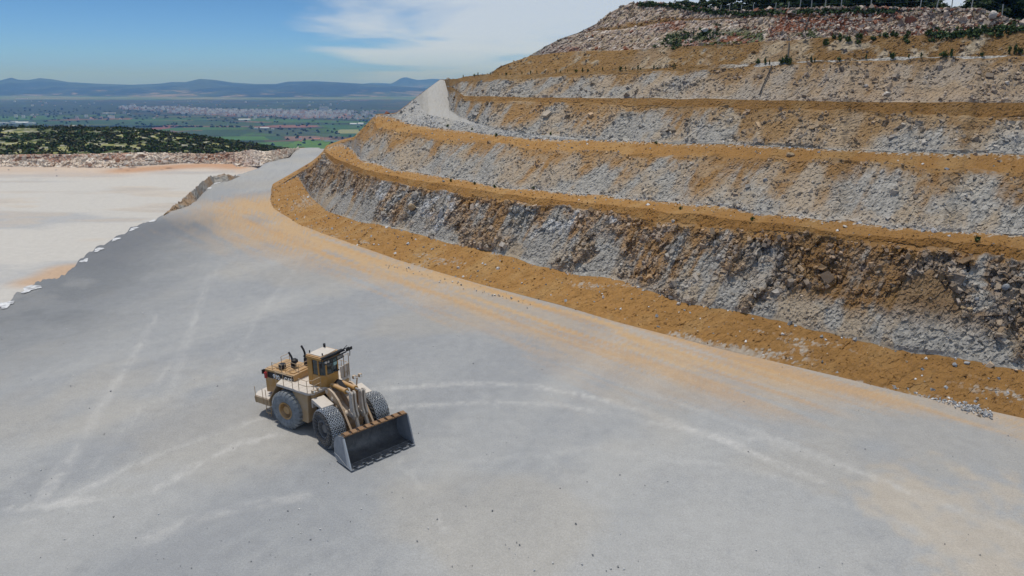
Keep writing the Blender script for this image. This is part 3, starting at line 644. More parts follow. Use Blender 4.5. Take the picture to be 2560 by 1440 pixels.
def house(w_, d_, h_, wm, roof):
    r = empty('town_house'); bm = bmesh.new(); boxm(bm, -w_/2, w_/2, -d_/2, d_/2, 0, h_); bo = bmo('wall', bm, r); bo.data.materials.append(wm)
    bm = bmesh.new()
    if roof is m_conc: boxm(bm, -w_/2-.2, w_/2+.2, -d_/2-.2, d_/2+.2, h_, h_+.35); boxm(bm, -1.5, 1.5, -1.5, 1.5, h_+.35, h_+2.6)
    else: gablem(bm, -w_/2, w_/2, -d_/2, d_/2, h_, h_+2.4, .5, w_*.3)
    ro = bmo('roof', bm, r); ro.data.materials.append(roof); return r
protos = [house(11, 10, 7, m_wallw, m_conc), house(12, 9, 6, m_wallc, m_tile), house(13, 11, 10, m_wallp, m_conc), house(10, 10, 6, m_wallw, m_tile), house(15, 11, 13, m_wallg, m_conc), house(16, 12, 16, m_wallw, m_conc)]
HL = ['low white town house with a flat concrete roof', 'low cream town house under a red tiled roof', 'three storey pinkish town block with a flat roof', 'small white town house under a red tiled roof', 'four storey grey town block with a flat roof', 'tall white town block with a flat roof']
def on_plain(u, v): return at(u, v, ZP)
g = np.random.default_rng(12); town = []
while len(town) < 1500:
    u = 300+g.random()*640; f = (u-300)/640
    lo = np.interp(u, [300, 420, 480, 560, 640, 780, 880, 940], [272, 282, 287, 290, 292, 296, 299, 300]); hi = np.interp(u, [300, 400, 480, 560, 700, 800, 880, 940], [266, 268, 272, 275, 276, 278, 277, 277])
    if u < 420 and g.random() < .6: continue
    if u > 870 and g.random() < .5: continue
    v = hi+(lo-hi)*g.random()
    if u > 560 and v > 291 and g.random() < .5: continue
    town.append((u, v, g.random(), g.random()))
for _ in range(90): town.append((g.uniform(0, 900), g.choice([g.uniform(253, 266), g.uniform(283, 300)]), g.random(), g.random()))
town.sort(key=lambda q: -q[1])
def copy_tree(o, parent=None):
    c = o.copy(); COL.objects.link(c); c.parent = parent
    for ch in list(o.children): copy_tree(ch, c)
    return c
used = set(); rest = [[], [], [], []]
for i, (u, v, a, b) in enumerate(town):
    p = on_plain(u, v); k = int(min(a**1.1*6, 5)); rz = (.35 if b < .5 else .1)+ (b-.5)*.5
    if i < 299:
        o = protos[k] if k not in used else copy_tree(protos[k]); used.add(k)
        o.location = tuple(p); o.rotation_euler = (0, 0, rz); tag(o, HL[k]+' on the hazy plain', 'house', 'houses of the far town')
    else: rest[k % 4].append((p, k, rz))
wl = {0: (11, 10, 7), 1: (12, 9, 6), 2: (13, 11, 10), 3: (10, 10, 6), 4: (15, 11, 13), 5: (16, 12, 16)}
wcol = [(.72, .72, .70), (.58, .50, .42), (.60, .42, .36), (.70, .68, .66), (.50, .49, .49), (.78, .78, .76)]
Vs, Fs, Cs = [], [], []
cub = np.array([(-1,-1,0),(1,-1,0),(1,1,0),(-1,1,0),(-1,-1,1),(1,-1,1),(1,1,1),(-1,1,1)], float)*np.array([.5, .5, 1]); cf = np.array([(0,1,5,4),(1,2,6,5),(2,3,7,6),(3,0,4,7)]); rf_ = np.array([(4,5,6,7)])
for lst in rest:
    for p, k, rz in lst:
        w_, d_, h_ = wl[k]; q = cub*np.array([w_, d_, h_]); c, s = math.cos(rz), math.sin(rz); q = np.stack([q[:, 0]*c-q[:, 1]*s, q[:, 0]*s+q[:, 1]*c, q[:, 2]], -1)+p
        b0 = sum(len(x) for x in Vs); Vs.append(q); Fs.append(cf+b0); Cs.append(np.tile(wcol[k], (8, 1)))
        q2 = q[4:].copy(); q2[:, 2] += .05; Vs.append(q2); Fs.append(np.array([(0, 1, 2, 3)])+b0+8); Cs.append(np.tile((.40, .18, .13) if k in (1, 3) or (k == 2 and rz > .3) else (.42, .41, .40), (4, 1)))
m_attr = mat('rendered_walls_and_roofs', lambda t, b: t.links.new(nd(t, 'ShaderNodeAttribute', attribute_name='Col').outputs['Color'], b.inputs['Base Color']))
o = soup('town_houses_beyond', np.vstack(Vs), np.vstack(Fs), np.vstack(Cs), m_attr); tag(o, kind='stuff')
# trees between the houses and along the fields
n = 620; uu = g.uniform(0, 960, n); vv = np.where(g.random(n) < .5, g.uniform(268, 300, n), g.uniform(300, 366, n)); vv = np.where(uu < 600, np.minimum(vv, 318), vv)
cen = at(uu, vv, ZP); V, Fq = leafmass(cen, g.uniform(4, 9, n), g.uniform(4, 9, n), 14, 3.0, 33)
o = soup('distant_trees', V, Fq, np.repeat(np.tile(c_(.028, .048, .022), (n, 1)), 56, axis=0), m_leaf); tag(o, kind='stuff')

def slab(name, u, v, w_, d_, h_, wm, rm, label, cat, rz=0, gable=False, floors=0, cols=0, group=None):
    p = on_plain(u, v); r = empty(name, tuple(p), rz); bm = bmesh.new(); boxm(bm, -w_/2, w_/2, -d_/2, d_/2, 0, h_); a = bmo('wall', bm, r); a.data.materials.append(wm)
    bm = bmesh.new()
    if gable: gablem(bm, -w_/2, w_/2, -d_/2, d_/2, h_, h_+h_*.45, .6)
    else: boxm(bm, -w_/2-.4, w_/2+.4, -d_/2-.4, d_/2+.4, h_, h_+.8)
    a = bmo('roof', bm, r); a.data.materials.append(rm)
    for i in range(floors):
        for j in range(cols):
            bm = bmesh.new(); x = -w_/2+w_*(j+.5)/cols; z_ = h_*(i+.35)/floors; boxm(bm, x-w_/cols*.28, x+w_/cols*.28, -d_/2-.15, -d_/2+.1, z_, z_+h_/floors*.45); a = bmo('window', bm, r); a.data.materials.append(m_pane)
    tag(r, label, cat, group); return r
slab('hospital_block', 810, 276, 66, 18, 25, m_wallw, m_wallw, 'long white slab block standing above the roofs of the town', 'building', .1, floors=4, cols=8)
slab('greenhouse', 612, 301, 62, 30, 6, m_wallw, m_sheet, 'white domed shed alone on the green field before the town', 'shed', .1, gable=True)
slab('farm_shed', 184, 318, 34, 22, 6, m_wallw, m_sheet, 'grey roofed farm shed just above the crest of the wooded hill', 'shed', -.2, gable=True)
slab('farm_shed', 210, 318, 30, 12, 3, m_wallw, m_sheet, 'low white farm shed right of the grey roofed one above the wooded hill', 'shed', -.1, gable=True)
for k, (u, w_, lb) in enumerate([(8, 50, 'long white factory hall at the left edge of the plain'), (36, 26, 'tall white factory block between two low halls on the left'), (58, 60, 'long grey roofed factory hall in the middle of the left works'), (82, 18, 'small white factory office at the right end of the left works')]):
    slab('factory_hall', u, 310, w_, 24, 8 if k != 1 else 13, m_wallw, m_sheet, lb, 'factory', .05, gable=(k == 2))
slab('farm_house', 751, 349, 9, 8, 8, m_wallw, m_tile, 'white farm house beside dark trees beyond the end of the haul road', 'house', .2, gable=True)
slab('farm_house', 753, 355, 7, 6, 3.5, m_wallc, m_tile, 'small cream outhouse below the white farm house', 'house', .2, gable=True)
slab('field_shed', 640, 322, 16, 8, 5, m_wallw, m_wallw, 'small white shed at the bend of the field track', 'shed', 0)
slab('field_shed', 662, 321.5, 40, 9, 4.5, m_wallw, m_sheet, 'long pale shed between the two small ones by the field track', 'shed', .05, gable=True)
slab('field_shed', 682, 324, 12, 8, 5, m_wallw, m_wallw, 'small white shed right of the long pale one by the field track', 'shed', 0)
slab('warehouse', 884, 312, 34, 16, 6, m_wallw, m_sheet, 'white warehouse nearest the quarry slope beyond the fields', 'warehouse', 0, gable=True)
slab('warehouse', 902, 312, 26, 16, 7, m_wallw, m_sheet, 'white warehouse cut off by the quarry slope', 'warehouse', 0, gable=True)
slab('substation_hall', 793, 351, 24, 10, 5, m_wallc, m_tile, 'low building with an orange wall left of the white compound wall', 'building', 0, gable=True)
wl_ = slab('compound_wall', 835, 354, 68, .6, 4.5, m_wallw, m_wallw, 'long white compound wall beyond the end of the haul road', 'wall', .03)
m_pylon = mat('galvanised_steel', (.34, .36, .37), .5, .5)
for i, (u, v, h_) in enumerate([(803, 351, 20), (812, 350, 17), (826, 347, 22), (842, 349, 16), (570, 322, 26), (590, 320, 26)]):
    p = on_plain(u, v); bm = bmesh.new(); s_ = 1.1
    for sx_ in (-1, 1):
        for sy_ in (-1, 1):
            vs = [bm.verts.new((sx_*s_*(1-.8*q)+e, sy_*s_*(1-.8*q), h_*q)) for q in (0, 1) for e in (-.12, .12)]; bm.faces.new((vs[0], vs[1], vs[3], vs[2]))
    for q in (.62, .78, .94): boxm(bm, -3.2+q, 3.2-q, -.12, .12, h_*q, h_*q+.3)
    o = bmo('power_pylon', bm); o.location = tuple(p); o.data.materials.append(m_pylon)
    tag(o, ['tallest thin steel pylon, leftmost over the white compound wall', 'short steel pylon second from left over the compound wall', 'tall steel pylon in the middle of the compound', 'short steel pylon at the right of the compound', 'steel pylon on the green plain, the left one of the pair', 'steel pylon on the green plain, the right one of the pair'][i], 'pylon')
p0 = on_plain(566, 276)
slab('apartment_block', 332, 266.5, 36, 20, 22, m_wallw, m_conc, 'pale apartment block at the left end of the town', 'building', .1, floors=2, cols=4)
for u, v, w_, lb in [(276, 284, 70, 'long white greenhouse in the dark groves left of the town'), (262, 284.5, 30, 'short white greenhouse at the left end of the long one'), (868, 252, 60, 'long white shed far beyond the town below the mountains'), (936, 241, 60, 'small white shed at the foot of the mountains behind the ramp'), (54, 247, 160, 'very long white shed at the far left below the mountains')]:
    slab('far_shed', u, v, w_, 16, 6, m_wallw, m_wallw, lb, 'shed', 0)

# ------------------------------------------------------------------ loose stone, boulders, plants, trees, fence and hoses on the hillside
def rock_mesh(seed, sub=2, flat=.75):
    g = np.random.default_rng(seed); bm = bmesh.new(); bmesh.ops.create_icosphere(bm, subdivisions=sub, radius=1)
    pl_ = [(Vector(g.normal(size=3)).normalized(), g.uniform(.55, .9)) for _ in range(11)]
    for v in bm.verts:
        for n, d in pl_:
            k = v.co.dot(n)
            if k > d: v.co -= n*(k-d)
        v.co.z *= flat
    return bm
def loose(name, idx, size, colr, seed, sink=.25, stretch=.5):
    """many small broken stones as one mesh: deformed cubes"""
    g = np.random.default_rng(seed); n = len(idx)
    base = np.array([(-1,-1,-1),(1,-1,-1),(1,1,-1),(-1,1,-1),(-1,-1,1),(1,-1,1),(1,1,1),(-1,1,1)], float)
    V = base[None]+g.uniform(-.45, .45, (n, 8, 3)); V *= size[:, None, None]*.5; V *= (1+stretch*g.uniform(-1, 1, (n, 1, 3)))
    q = g.normal(size=(n, 4)); q /= np.linalg.norm(q, axis=1, keepdims=True); a, b, c, d = q.T
    R = np.stack([1-2*(c*c+d*d), 2*(b*c-a*d), 2*(b*d+a*c), 2*(b*c+a*d), 1-2*(b*b+d*d), 2*(c*d-a*b), 2*(b*d-a*c), 2*(c*d+a*b), 1-2*(b*b+c*c)], -1).reshape(n, 3, 3)
    V = np.einsum('nij,nkj->nki', R, V)+idx[:, None, :]; V[..., 2] += size[:, None]*(.25-sink)
    F = (np.array([(0,3,2,1),(4,5,6,7),(0,1,5,4),(1,2,6,5),(2,3,7,6),(3,0,4,7)])[None]+8*np.arange(n)[:, None, None]).reshape(-1, 4)
    o = soup(name, V.reshape(-1, 3), F, np.repeat(colr, 8, axis=0), m_leafrock); tag(o, kind='stuff'); return o
m_leafrock = attr_mat('broken_stone', (9.0,), (.25,), 12, .4, .04)
gg = np.random.default_rng(77)
def pick(kinds_, n, prob=None):
    msk = np.zeros(GY.shape, bool)
    for k in kinds_: msk |= KH[k]
    msk[:-1] &= (np.abs(np.diff(GY, axis=0)) > .01); w_ = (prob if prob is not None else np.ones_like(GY))*msk
    # weight by true area so that stones do not crowd where the survey grid is dense
    ar = np.abs(np.gradient(GY, axis=0))*GY; w_ = (w_*ar).ravel(); i = gg.choice(w_.size, n, p=w_/w_.sum()); return i
def at_idx(i): return PH.reshape(-1, 3)[i] + gg.normal(size=(len(i), 3))*np.array([.05, .05, 0])
def rcol(n, warm=.25, wht_=.12):
    c = np.tile(c_(.30, .31, .32), (n, 1))*gg.uniform(.55, 1.45, (n, 1)); wv = gg.random(n) < warm; c[wv] = c_(.46, .36, .26)*gg.uniform(.7, 1.2, (wv.sum(), 1)); wv = gg.random(n) < wht_; c[wv] = c_(.62, .61, .59); return c
def on_col(i, var=.42, mixr=.2, warm=.25, w2=.05):
    base = C.reshape(-1, 3)[i]; return np.clip((base*(1-mixr)+rcol(len(i), warm, w2)*mixr)*gg.uniform(1-var, 1+var, (len(i), 1)), .02, .8)
def rocky(i, m, s, small=.6): return s*np.where(m.reshape(-1)[i] > .5, 1, small)
i = pick(['face1'], 7500, .25+1.2*r1m+.9*(1-sm(FR, .05, .25))*sm(patch, .4, .55)); s = rocky(i, r1m, np.clip(gg.lognormal(-1.85, .5, len(i)), .08, .75), .55); loose('loose_stone', at_idx(i), s, on_col(i), 1, .3)
i = pick(['face2', 'scree'], 5000, .25+.9*rmk+1.6*(1-sm(FR, .02, .22))*sm(patch2, .35, .5)); s = rocky(i, rmk, np.clip(gg.lognormal(-2.0, .42, len(i)), .07, .5), .7); loose('scree_stone', at_idx(i), s, on_col(i), 2, .3)
i = pick(['face3', 'face4', 'face5'], 6500, (.25+.9*rmk)*np.where(KH['face5'], .3, 1)+.8*(1-sm(FR, .02, .2))*sm(patch2, .35, .5)); s = rocky(i, rmk, np.clip(gg.lognormal(-1.75, .45, len(i)), .09, .7), .6); loose('scree_stone', at_idx(i), s, on_col(i, .4), 3, .3)
i = pick(['face6', 'face7'], 4500, .15+sm(T, .25, .5)[None, :]+0*GY); s = np.clip(gg.lognormal(-1.6, .45, len(i)), .1, .7); cc = np.tile(c_(.42, .35, .285), (len(i), 1))*gg.uniform(.5, 1.35, (len(i), 1)); rd_ = gg.random(len(i)) < .25; cc[rd_] = c_(.24, .11, .07); loose('rubble_stone', at_idx(i), s, cc, 4, .3)
i = pick(['berm', 'ledge1', 'ledge2'], 1500, .06+1.6*sm(FR, .85, 1)*(~KH['berm'])+.9*sm(FR, .95, 1)*KH['berm']); s = np.clip(gg.lognormal(-2.2, .5, len(i)), .06, .35); loose('loose_stone', at_idx(i), s, rcol(len(i), .35, .3), 5, .2)
i = pick(['berm', 'ledge1', 'ledge2', 'bank1'], 3500); s = np.clip(gg.lognormal(-2.5, .4, len(i)), .04, .2); loose('soil_clods', at_idx(i), s, np.tile(OCH*.8, (len(i), 1))*gg.uniform(.6, 1.1, (len(i), 1)), 6, .3)
# stones on the rubble bank
bi = gg.integers(0, 46*620, 3200); bp = B[:46].reshape(-1, 3)[bi]; kk = dB[bi % 620] > .4; bp = bp[kk]; s = np.clip(gg.lognormal(-1.45, .45, len(bp)), .12, 1.0)
cc = np.tile(c_(.68, .60, .51), (len(bp), 1))*gg.uniform(.6, 1.15, (len(bp), 1)); rd_ = gg.random(len(bp)) < .1; cc[rd_] = c_(.46, .30, .22); loose('bank_stone', bp, s, cc, 7, .1)
# pebbles on the quarry floor
n = 1300; rv = gg.uniform(.33, 1.5, n)**1.0; tv = gg.uniform(-.85, .85, n); yv = H/rv; cl = vn(np.stack([tv*yv*.25, yv*.25, 0*yv], -1), 9) > gg.random(n)*.8; tv, yv = tv[cl], yv[cl]
fy = np.interp(tv, T, H/below(lr_mono('foot'))); ok = (yv < np.where(tv > T[0], fy, 1e9)-.3) & (yv < np.interp(tv, TG, yE)-1); tv, yv = tv[ok], yv[ok]
cc = np.where(gg.random(len(tv))[:, None] < .5, c_(.55, .55, .54), c_(.23, .235, .24)); s = np.clip(gg.lognormal(-3.25, .4, len(tv)), .022, .07)
loose('floor_pebbles', np.stack([tv*yv, yv, 0*yv+.03], -1), s, cc, 8, .2)
# gravel spilled at the foot of the soil berm
fp = []
for (u0, v0), (u1, v1), m_ in [((2190, 935), (2480, 1035), 700), ((960, 655), (1330, 760), 60)]:
    k = gg.random(m_); uu_ = u0+(u1-u0)*k; vv_ = v0+(v1-v0)*k+gg.normal(size=m_)*(7 if m_ > 300 else 5)+3; fp.append(at(uu_, vv_, .06))
fp = np.vstack(fp); loose('gravel_spill', fp, np.clip(gg.lognormal(-2.5, .4, len(fp)), .04, .25), rcol(len(fp), .1, .3), 9, .1)

m_bl = {}
def boulder_mat(name, c1, c2):
    def f(t, b):
        co = objco(t); n = noise_t(t, co, 2.2, 6, .65); t.links.new(mixc(t, rng(t, n, .35, .65, 0, 1), c1, c2), b.inputs['Base Color']); bump(t, b, noise_t(t, co, 5, 6, .7), .6, .08)
    return mat(name, f, .9, spec=.2)
bm_w = boulder_mat('pale_limestone', (.62, .58, .52), (.42, .38, .33)); bm_g = boulder_mat('grey_limestone', (.33, .34, .35), (.19, .20, .21)); bm_o = boulder_mat('ochre_stained_limestone', (.45, .36, .24), (.30, .20, .10)); bm_r = boulder_mat('red_stained_rock', (.30, .15, .10), (.42, .30, .22))
rocks = []
for k in range(5):
    bm = rock_mesh(40+k, 3 if k < 3 else 2, (.62, .8, .5, .9, .7)[k]); me = bpy.data.meshes.new('boulder'); bm.to_mesh(me); bm.free(); rocks.append(me)
BL = [ # u, v, width px, material, shape, label
 (1974, 384, 24, 'o', 0, 'big pale tan boulder standing on the second ledge of soil'),
 (1682, 552, 11, 'w', 1, 'small white boulder on the ochre ledge over the dark rock face'),
 (2112, 565, 13, 'w', 2, 'flat white stone block on the first ochre ledge, right of the dark rock'),
 (1032, 514, 26, 'o', 3, 'large brown weathered boulder stuck in the lowest rock face on the left'),
 (1676, 742, 15, 'w', 1, 'pale round boulder at the toe of the lowest face above the berm'),
 (1695, 757, 14, 'w', 4, 'small white boulder on the berm below the pale round one'),
 (2028, 320, 15, 'o', 2, 'tan square boulder in the middle of the third face'),
 (2512, 715, 24, 'g', 3, 'large grey boulder in the lowest face near the right edge of the picture'),
 (2250, 366, 11, 'w', 1, 'white boulder at the foot of the third face on the right'),
 (2218, 232, 19, 'w', 0, 'large pale boulder resting low on the fourth face'),
 (2163, 216, 15, 'w', 4, 'pale boulder on the fourth face, upper left of the larger one'),
 (2515, 210, 13, 'w', 1, 'round white boulder by the dark red stain on the fourth face'),
 (2275, 195, 15, 'o', 2, 'tan slab like boulder high on the fourth face'),
 (1912, 448, 17, 'g', 4, 'grey boulder below the second ledge beside a pale streak'),
 (1762, 72, 22, 'w', 0, 'white and orange boulder in the green scrub below the rim'),
 (2478, 36, 26, 'w', 3, 'upright white boulder on the skyline at the right'),
 (2530, 752, 20, 'o', 4, 'tan boulder at the right edge below the large grey one'),
 (2423, 772, 16, 'o', 1, 'tan boulder left of the large grey one in the lowest face'),
 (2405, 768, 13, 'o', 2, 'small tan boulder touching the left side of another tan one'),
 (1108, 452, 9, 'g', 4, 'small dark stone on the first ledge near the rounded nose'),
 (2385, 908, 16, 'g', 2, 'flat grey stone lying on the soil berm at the right'),
 (2440, 745, 16, 'g', 3, 'grey boulder above the tan ones in the lowest face')]
mm_ = {'w': bm_w, 'g': bm_g, 'o': bm_o, 'r': bm_r}
def put_boulder(p, w_, mk, sh_, lb, seed, grp=None):
    me = rocks[sh_].copy(); me.materials.clear(); me.materials.append(mm_[mk]); o = bpy.data.objects.new('boulder', me); COL.objects.link(o)
    o.location = p; o.scale = (w_*.5, w_*.42, w_*.48); g = random.Random(seed); o.rotation_euler = (g.uniform(-.3, .3), g.uniform(-.3, .3), g.uniform(0, 6)); tag(o, lb, 'boulder', grp); return o
for k, (u, v, wp, mk, sh_, lb) in enumerate(BL):
    p = surf(u, v+wp*.25); d = p.y*cp; put_boulder(p+Vector((0, -.1, .1)), wp*d/FPX*1.05, mk, sh_, lb, k)
for k, (u, v, wp, mk, sh_, lb) in enumerate([(324, 391, 24, 'w', 0, 'largest cream boulder on the rubble bank, on its crest'), (295, 400, 17, 'r', 3, 'red brown round boulder left of the largest cream one on the rubble bank'),
   (415, 394, 22, 'w', 2, 'long pale boulder lying on the rubble bank before the red earth'), (399, 403, 11, 'r', 4, 'small red boulder under the long pale one on the rubble bank'), (315, 411, 13, 'w', 1, 'cream boulder at the foot of the bank under the largest one'),
   (278, 418, 9, 'w', 4, 'small stone alone on the lower floor before the rubble bank'), (22, 425, 6, 'g', 1, 'small dark stone far left on the lower floor'), (140, 425, 7, 'g', 2, 'flat dark stone on the lower floor, second from the left'), (142, 440, 6, 'g', 4, 'dark stone lying nearest the camera on the lower floor')]):
    zz_ = -3 if v > 416 else -1.2+(411-v)*.09; p = Vector(at(float(u), float(v), zz_)); put_boulder(p, wp*p.y*cp/FPX, mk, sh_, lb, 60+k)

# low plants and grass
m_plant = mat('scrub_leaves', lambda t, b: t.links.new(mixc(t, rng(t, noise_t(t, objco(t), 3, 3), .4, .6, 0, 1), (.045, .075, .025), (.10, .13, .045)), b.inputs['Base Color']), .8, spec=.1)
m_stem = mat('dry_stalk', (.10, .075, .04))
def tuft(seed, tall):
    g = np.random.default_rng(seed); V = []; F = []
    for k in range(46 if not tall else 34):
        a = g.uniform(0, 6.28); h_ = g.uniform(.3, 1.0)*(1.0 if not tall else 1.0); sp2 = g.uniform(.05, .5 if not tall else .16); x, y_ = math.cos(a)*sp2, math.sin(a)*sp2
        dx, dy = -math.sin(a)*.05, math.cos(a)*.05; b0 = len(V); z1 = h_*(1-.5*sp2)
        x0, y0 = x*.35, y_*.35
        if k % 2: V += [(x0-dx, y0-dy, 0), (x0+dx, y0+dy, 0), (x+dx*.6, y_+dy*.6, z1), (x-dx*.6, y_-dy*.6, z1)]
        else:
            s_ = g.uniform(.07, .15); n_ = g.normal(size=3); n_ /= np.linalg.norm(n_); a_ = np.cross(n_, (0, 0, 1)); a_ /= np.linalg.norm(a_); b_ = np.cross(n_, a_); c0 = np.array([x*.8, y_*.8, z1*.75]); V += [tuple(c0-a_*s_-b_*s_), tuple(c0+a_*s_-b_*s_), tuple(c0+a_*s_+b_*s_), tuple(c0-a_*s_+b_*s_)]
        F.append((b0, b0+1, b0+2, b0+3))
    m = soup('shrub', V, F, None, m_plant); me = m.data; bpy.data.objects.remove(m); return me
tm = [tuft(1, False), tuft(2, False), tuft(3, True), tuft(4, True), tuft(5, True)]
def plant(p, h_, kind, lb, grp, k):
    o = bpy.data.objects.new('shrub', tm[kind]); COL.objects.link(o); g = random.Random(k); wd = h_*(1.0 if kind < 2 else .75); o.location = p; o.scale = (wd, wd, h_); o.rotation_euler = (0, 0, g.uniform(0, 6)); tag(o, lb, 'shrub', grp)
rg = random.Random(3); cnt = 0
for k in range(34):      # row of small upright shrubs on the edge of the fifth bench, left part
    u = 1162+k*16+rg.uniform(-9, 9); v = float(np.interp(u, [1159, 1225, 1334, 1500, 1672, 1785], [192, 186, 184, 175, 170, 163])); plant(surf(u, v+2), rg.uniform(.3, .85), rg.choice([1, 2, 3, 4]), 'small upright green shrub in the row along the edge of the fifth bench', 'shrubs along the fifth bench edge', k)
for k, (u, v, h_) in enumerate([(1895, 160, 1.5), (1912, 162, 1.9), (1922, 162, 1.3), (1955, 160, 2.0), (1965, 160, 2.4), (1974, 161, 1.9), (2028, 157, 1.7), (2036, 157, 1.3), (2098, 153, 1.2), (2165, 149, 1.3), (2232, 148, 1.7), (2272, 146, 1.0), (2303, 145, 1.3), (2360, 146, 1.9), (2378, 144, 2.0), (2455, 141, 1.1), (2522, 137, 2.0), (2535, 137, 2.4), (2546, 137, 1.8)]):
    plant(surf(u, v), h_*.6, (k*2) % 5, 'tall dark green shrub on the pale rim of the fourth bench', 'tall shrubs on the fourth bench rim', 100+k)
for k, (u, v) in enumerate([(1128, 455), (1186, 462), (1237, 470), (1335, 474), (1240, 341), (1640, 360), (1377, 338), (1120, 318), (1180, 325), (1700, 525), (2440, 605), (1880, 552)]):
    plant(surf(u, v), rg.uniform(.4, .7), k % 2, 'small low green tuft on an ochre ledge of the lower benches', 'low tufts on the lower ledges', 200+k)
for k in range(60):
    u = rg.uniform(2060, 2545); v = float(np.interp(u, [2060, 2300, 2560], [97, 90, 78]))+rg.uniform(-6, 22)*rg.random(); plant(surf(u, v), rg.uniform(.5, 1.1), k % 2, 'low dark bush on the soil slope under the rim at the right', 'bushes on the soil slope under the rim', 300+k)
# grass and creeping scrub, too dense to count
def scrub(name, n, fn, hgt, size, seed):
    pts = []
    for _ in range(n): u, v = fn(); pts.append(surf(u, v))
    c = np.array(pts); V, Fq = leafmass(c, np.full(len(c), hgt*1.3), np.full(len(c), hgt), 12, size, seed); o = soup(name, V, Fq, np.repeat(np.tile(c_(.045, .075, .028), (len(c), 1))*np.random.default_rng(seed).uniform(.6, 1.3, (len(c), 1)), 48, axis=0), m_leaf); tag(o, kind='stuff')
scrub('green_scrub', 90, lambda: ((lambda k: (1650+k*150+rg.gauss(0, 12), 118-k*48+rg.gauss(0, 9)))(rg.random())), .38, .14, 21)
scrub('green_scrub', 110, lambda: ((lambda k: (2330+k*230, 92-k*22+rg.gauss(0, 6)))(rg.random())), .38, .15, 22)
scrub('rim_grass', 330, lambda: ((lambda u: (u, float(np.interp(u, [1600, 1690, 1750, 1853, 1989, 2100, 2250], [8, 12, 22, 32, 27, 25, 27]))+rg.uniform(0, 9)))(1600+rg.random()**1.2*640)), .35, .16, 23)

# trees on the plateau behind the rim
m_bark = mat('bark', (.09, .07, .05))
def make_tree(seed, h_, r_, n, dark):
    root = empty('tree'); g = np.random.default_rng(seed); bm = bmesh.new()
    def limb(a, b, r0_, r1_):
        d = (b-a).normalized(); x = d.orthogonal().normalized(); y_ = d.cross(x); rs = []
        for c, r in ((a, r0_), (b, r1_)): rs.append([bm.verts.new(c+x*r*math.cos(q*math.pi/3)+y_*r*math.sin(q*math.pi/3)) for q in range(6)])
        for q in range(6): bm.faces.new((rs[0][q], rs[0][(q+1) % 6], rs[1][(q+1) % 6], rs[1][q]))
    top = Vector((g.normal()*.3, g.normal()*.3, h_*.55)); limb(Vector((0, 0, -.4)), top, .17, .08); cen = []
    for k in range(13):
        a = g.uniform(0, 6.28); q = g.uniform(-.1, 1.0); rr_ = r_*(.75 if q < .8 else .35)*g.uniform(.5, 1); e = Vector((math.cos(a)*rr_, math.sin(a)*rr_, h_*(.22+.72*q))); limb(top*g.uniform(.4, 1), e, .06, .02); cen.append(e)
    tk = bmo('trunk', bm, root); tk.data.materials.append(m_bark)
    V, Fq = leafmass(np.array(cen), np.full(13, r_*.48), np.full(13, r_*.42), n, .19, seed); cc = np.repeat(np.tile(c_(*dark), (13*n, 1))*g.uniform(.5, 1.5, (13*n, 1)), 4, axis=0)
    V[:, 2] = np.maximum(V[:, 2], .15); soup('crown', V, Fq, cc, m_leaf, parent=root); return root
TR = [make_tree(1, 5.2, 2.3, 130, (.038, .058, .024)), make_tree(2, 4.4, 2.5, 130, (.043, .066, .027)), make_tree(3, 6.4, 2.1, 120, (.034, .052, .026)), make_tree(4, 3.6, 2.2, 110, (.042, .062, .026))]
def top_at(u, back):
    t = float(tr(u, 15)[0]); c = int(np.clip(np.argmin(abs(T-t)), 0, NC-1)); y_ = topY[c]+back; return Vector((t*y_, y_, topZ[c]+.02*back)), c
tp_list = [(1705, 30, 1, .85), (1728, 34, 0, .75), (1752, 30, 2, .75), (1778, 26, 1, .9), (1800, 33, 2, .8), (1826, 27, 0, .95), (1850, 18, 3, .8), (1872, 26, 2, 1.05), (1893, 22, 0, 1.0), (1910, 30, 2, 1.1)]
u = 1925
while u < 2330: tp_list.append((u+rg.uniform(-6, 6), rg.choice([14, 20, 26, 33]), rg.choice([0, 0, 1, 2, 2]), rg.uniform(1.1, 1.5)*(1.0 if u < 2250 else .85))); u += 15
tp_list += [(2338, 26, 1, .75), (2362, 30, 1, .62), (2388, 28, 3, .7), (2412, 26, 1, .62), (2436, 24, 0, .8), (2452, 16, 0, 1.05), (2470, 18, 2, 1.0), (2488, 20, 1, 1.0), (2508, 16, 0, .95), (2524, 22, 1, 1.1), (2542, 16, 0, 1.1), (2560, 20, 2, 1.1), (2580, 15, 1, 1.1), (2610, 18, 0, 1.1)]
pos_w = ['the leftmost tree on the plateau, dark against the sky', 'second tree from the left on the plateau', 'third tree from the left on the plateau, tall and narrow']
tp_list.sort(key=lambda q: q[0])
for k, (u, back, kd, sc) in enumerate(tp_list):
    p, c = top_at(u, back); o = TR[kd] if not TR[kd].get('label') else copy_tree(TR[kd]); o.location = p; o.scale = (sc*1.1, sc*1.1, sc*.92); o.rotation_euler = (0, 0, rg.uniform(0, 6))
    if k < 3: lb = pos_w[k]
    elif u < 1925: lb = 'dark evergreen tree in the loose left part of the plateau grove'
    elif u < 2335: lb = 'dark evergreen tree in the dense middle part of the plateau grove'
    else: lb = 'dark round evergreen tree standing against the sky at the right end of the rim'
    tag(o, lb, 'tree', 'evergreen trees on the plateau')
# pale earth heap behind the rim
bm = rock_mesh(90, 3, .35); o = bmo('earth_mound', bm); p, c = top_at(1722, 9); o.location = p+Vector((0, 0, .2)); o.scale = (2.6, 2.2, 1.5); o.data.materials.append(mat('pale_earth', (.42, .36, .29))); tag(o, 'pale heap of earth on the plateau below the leftmost trees', 'mound')
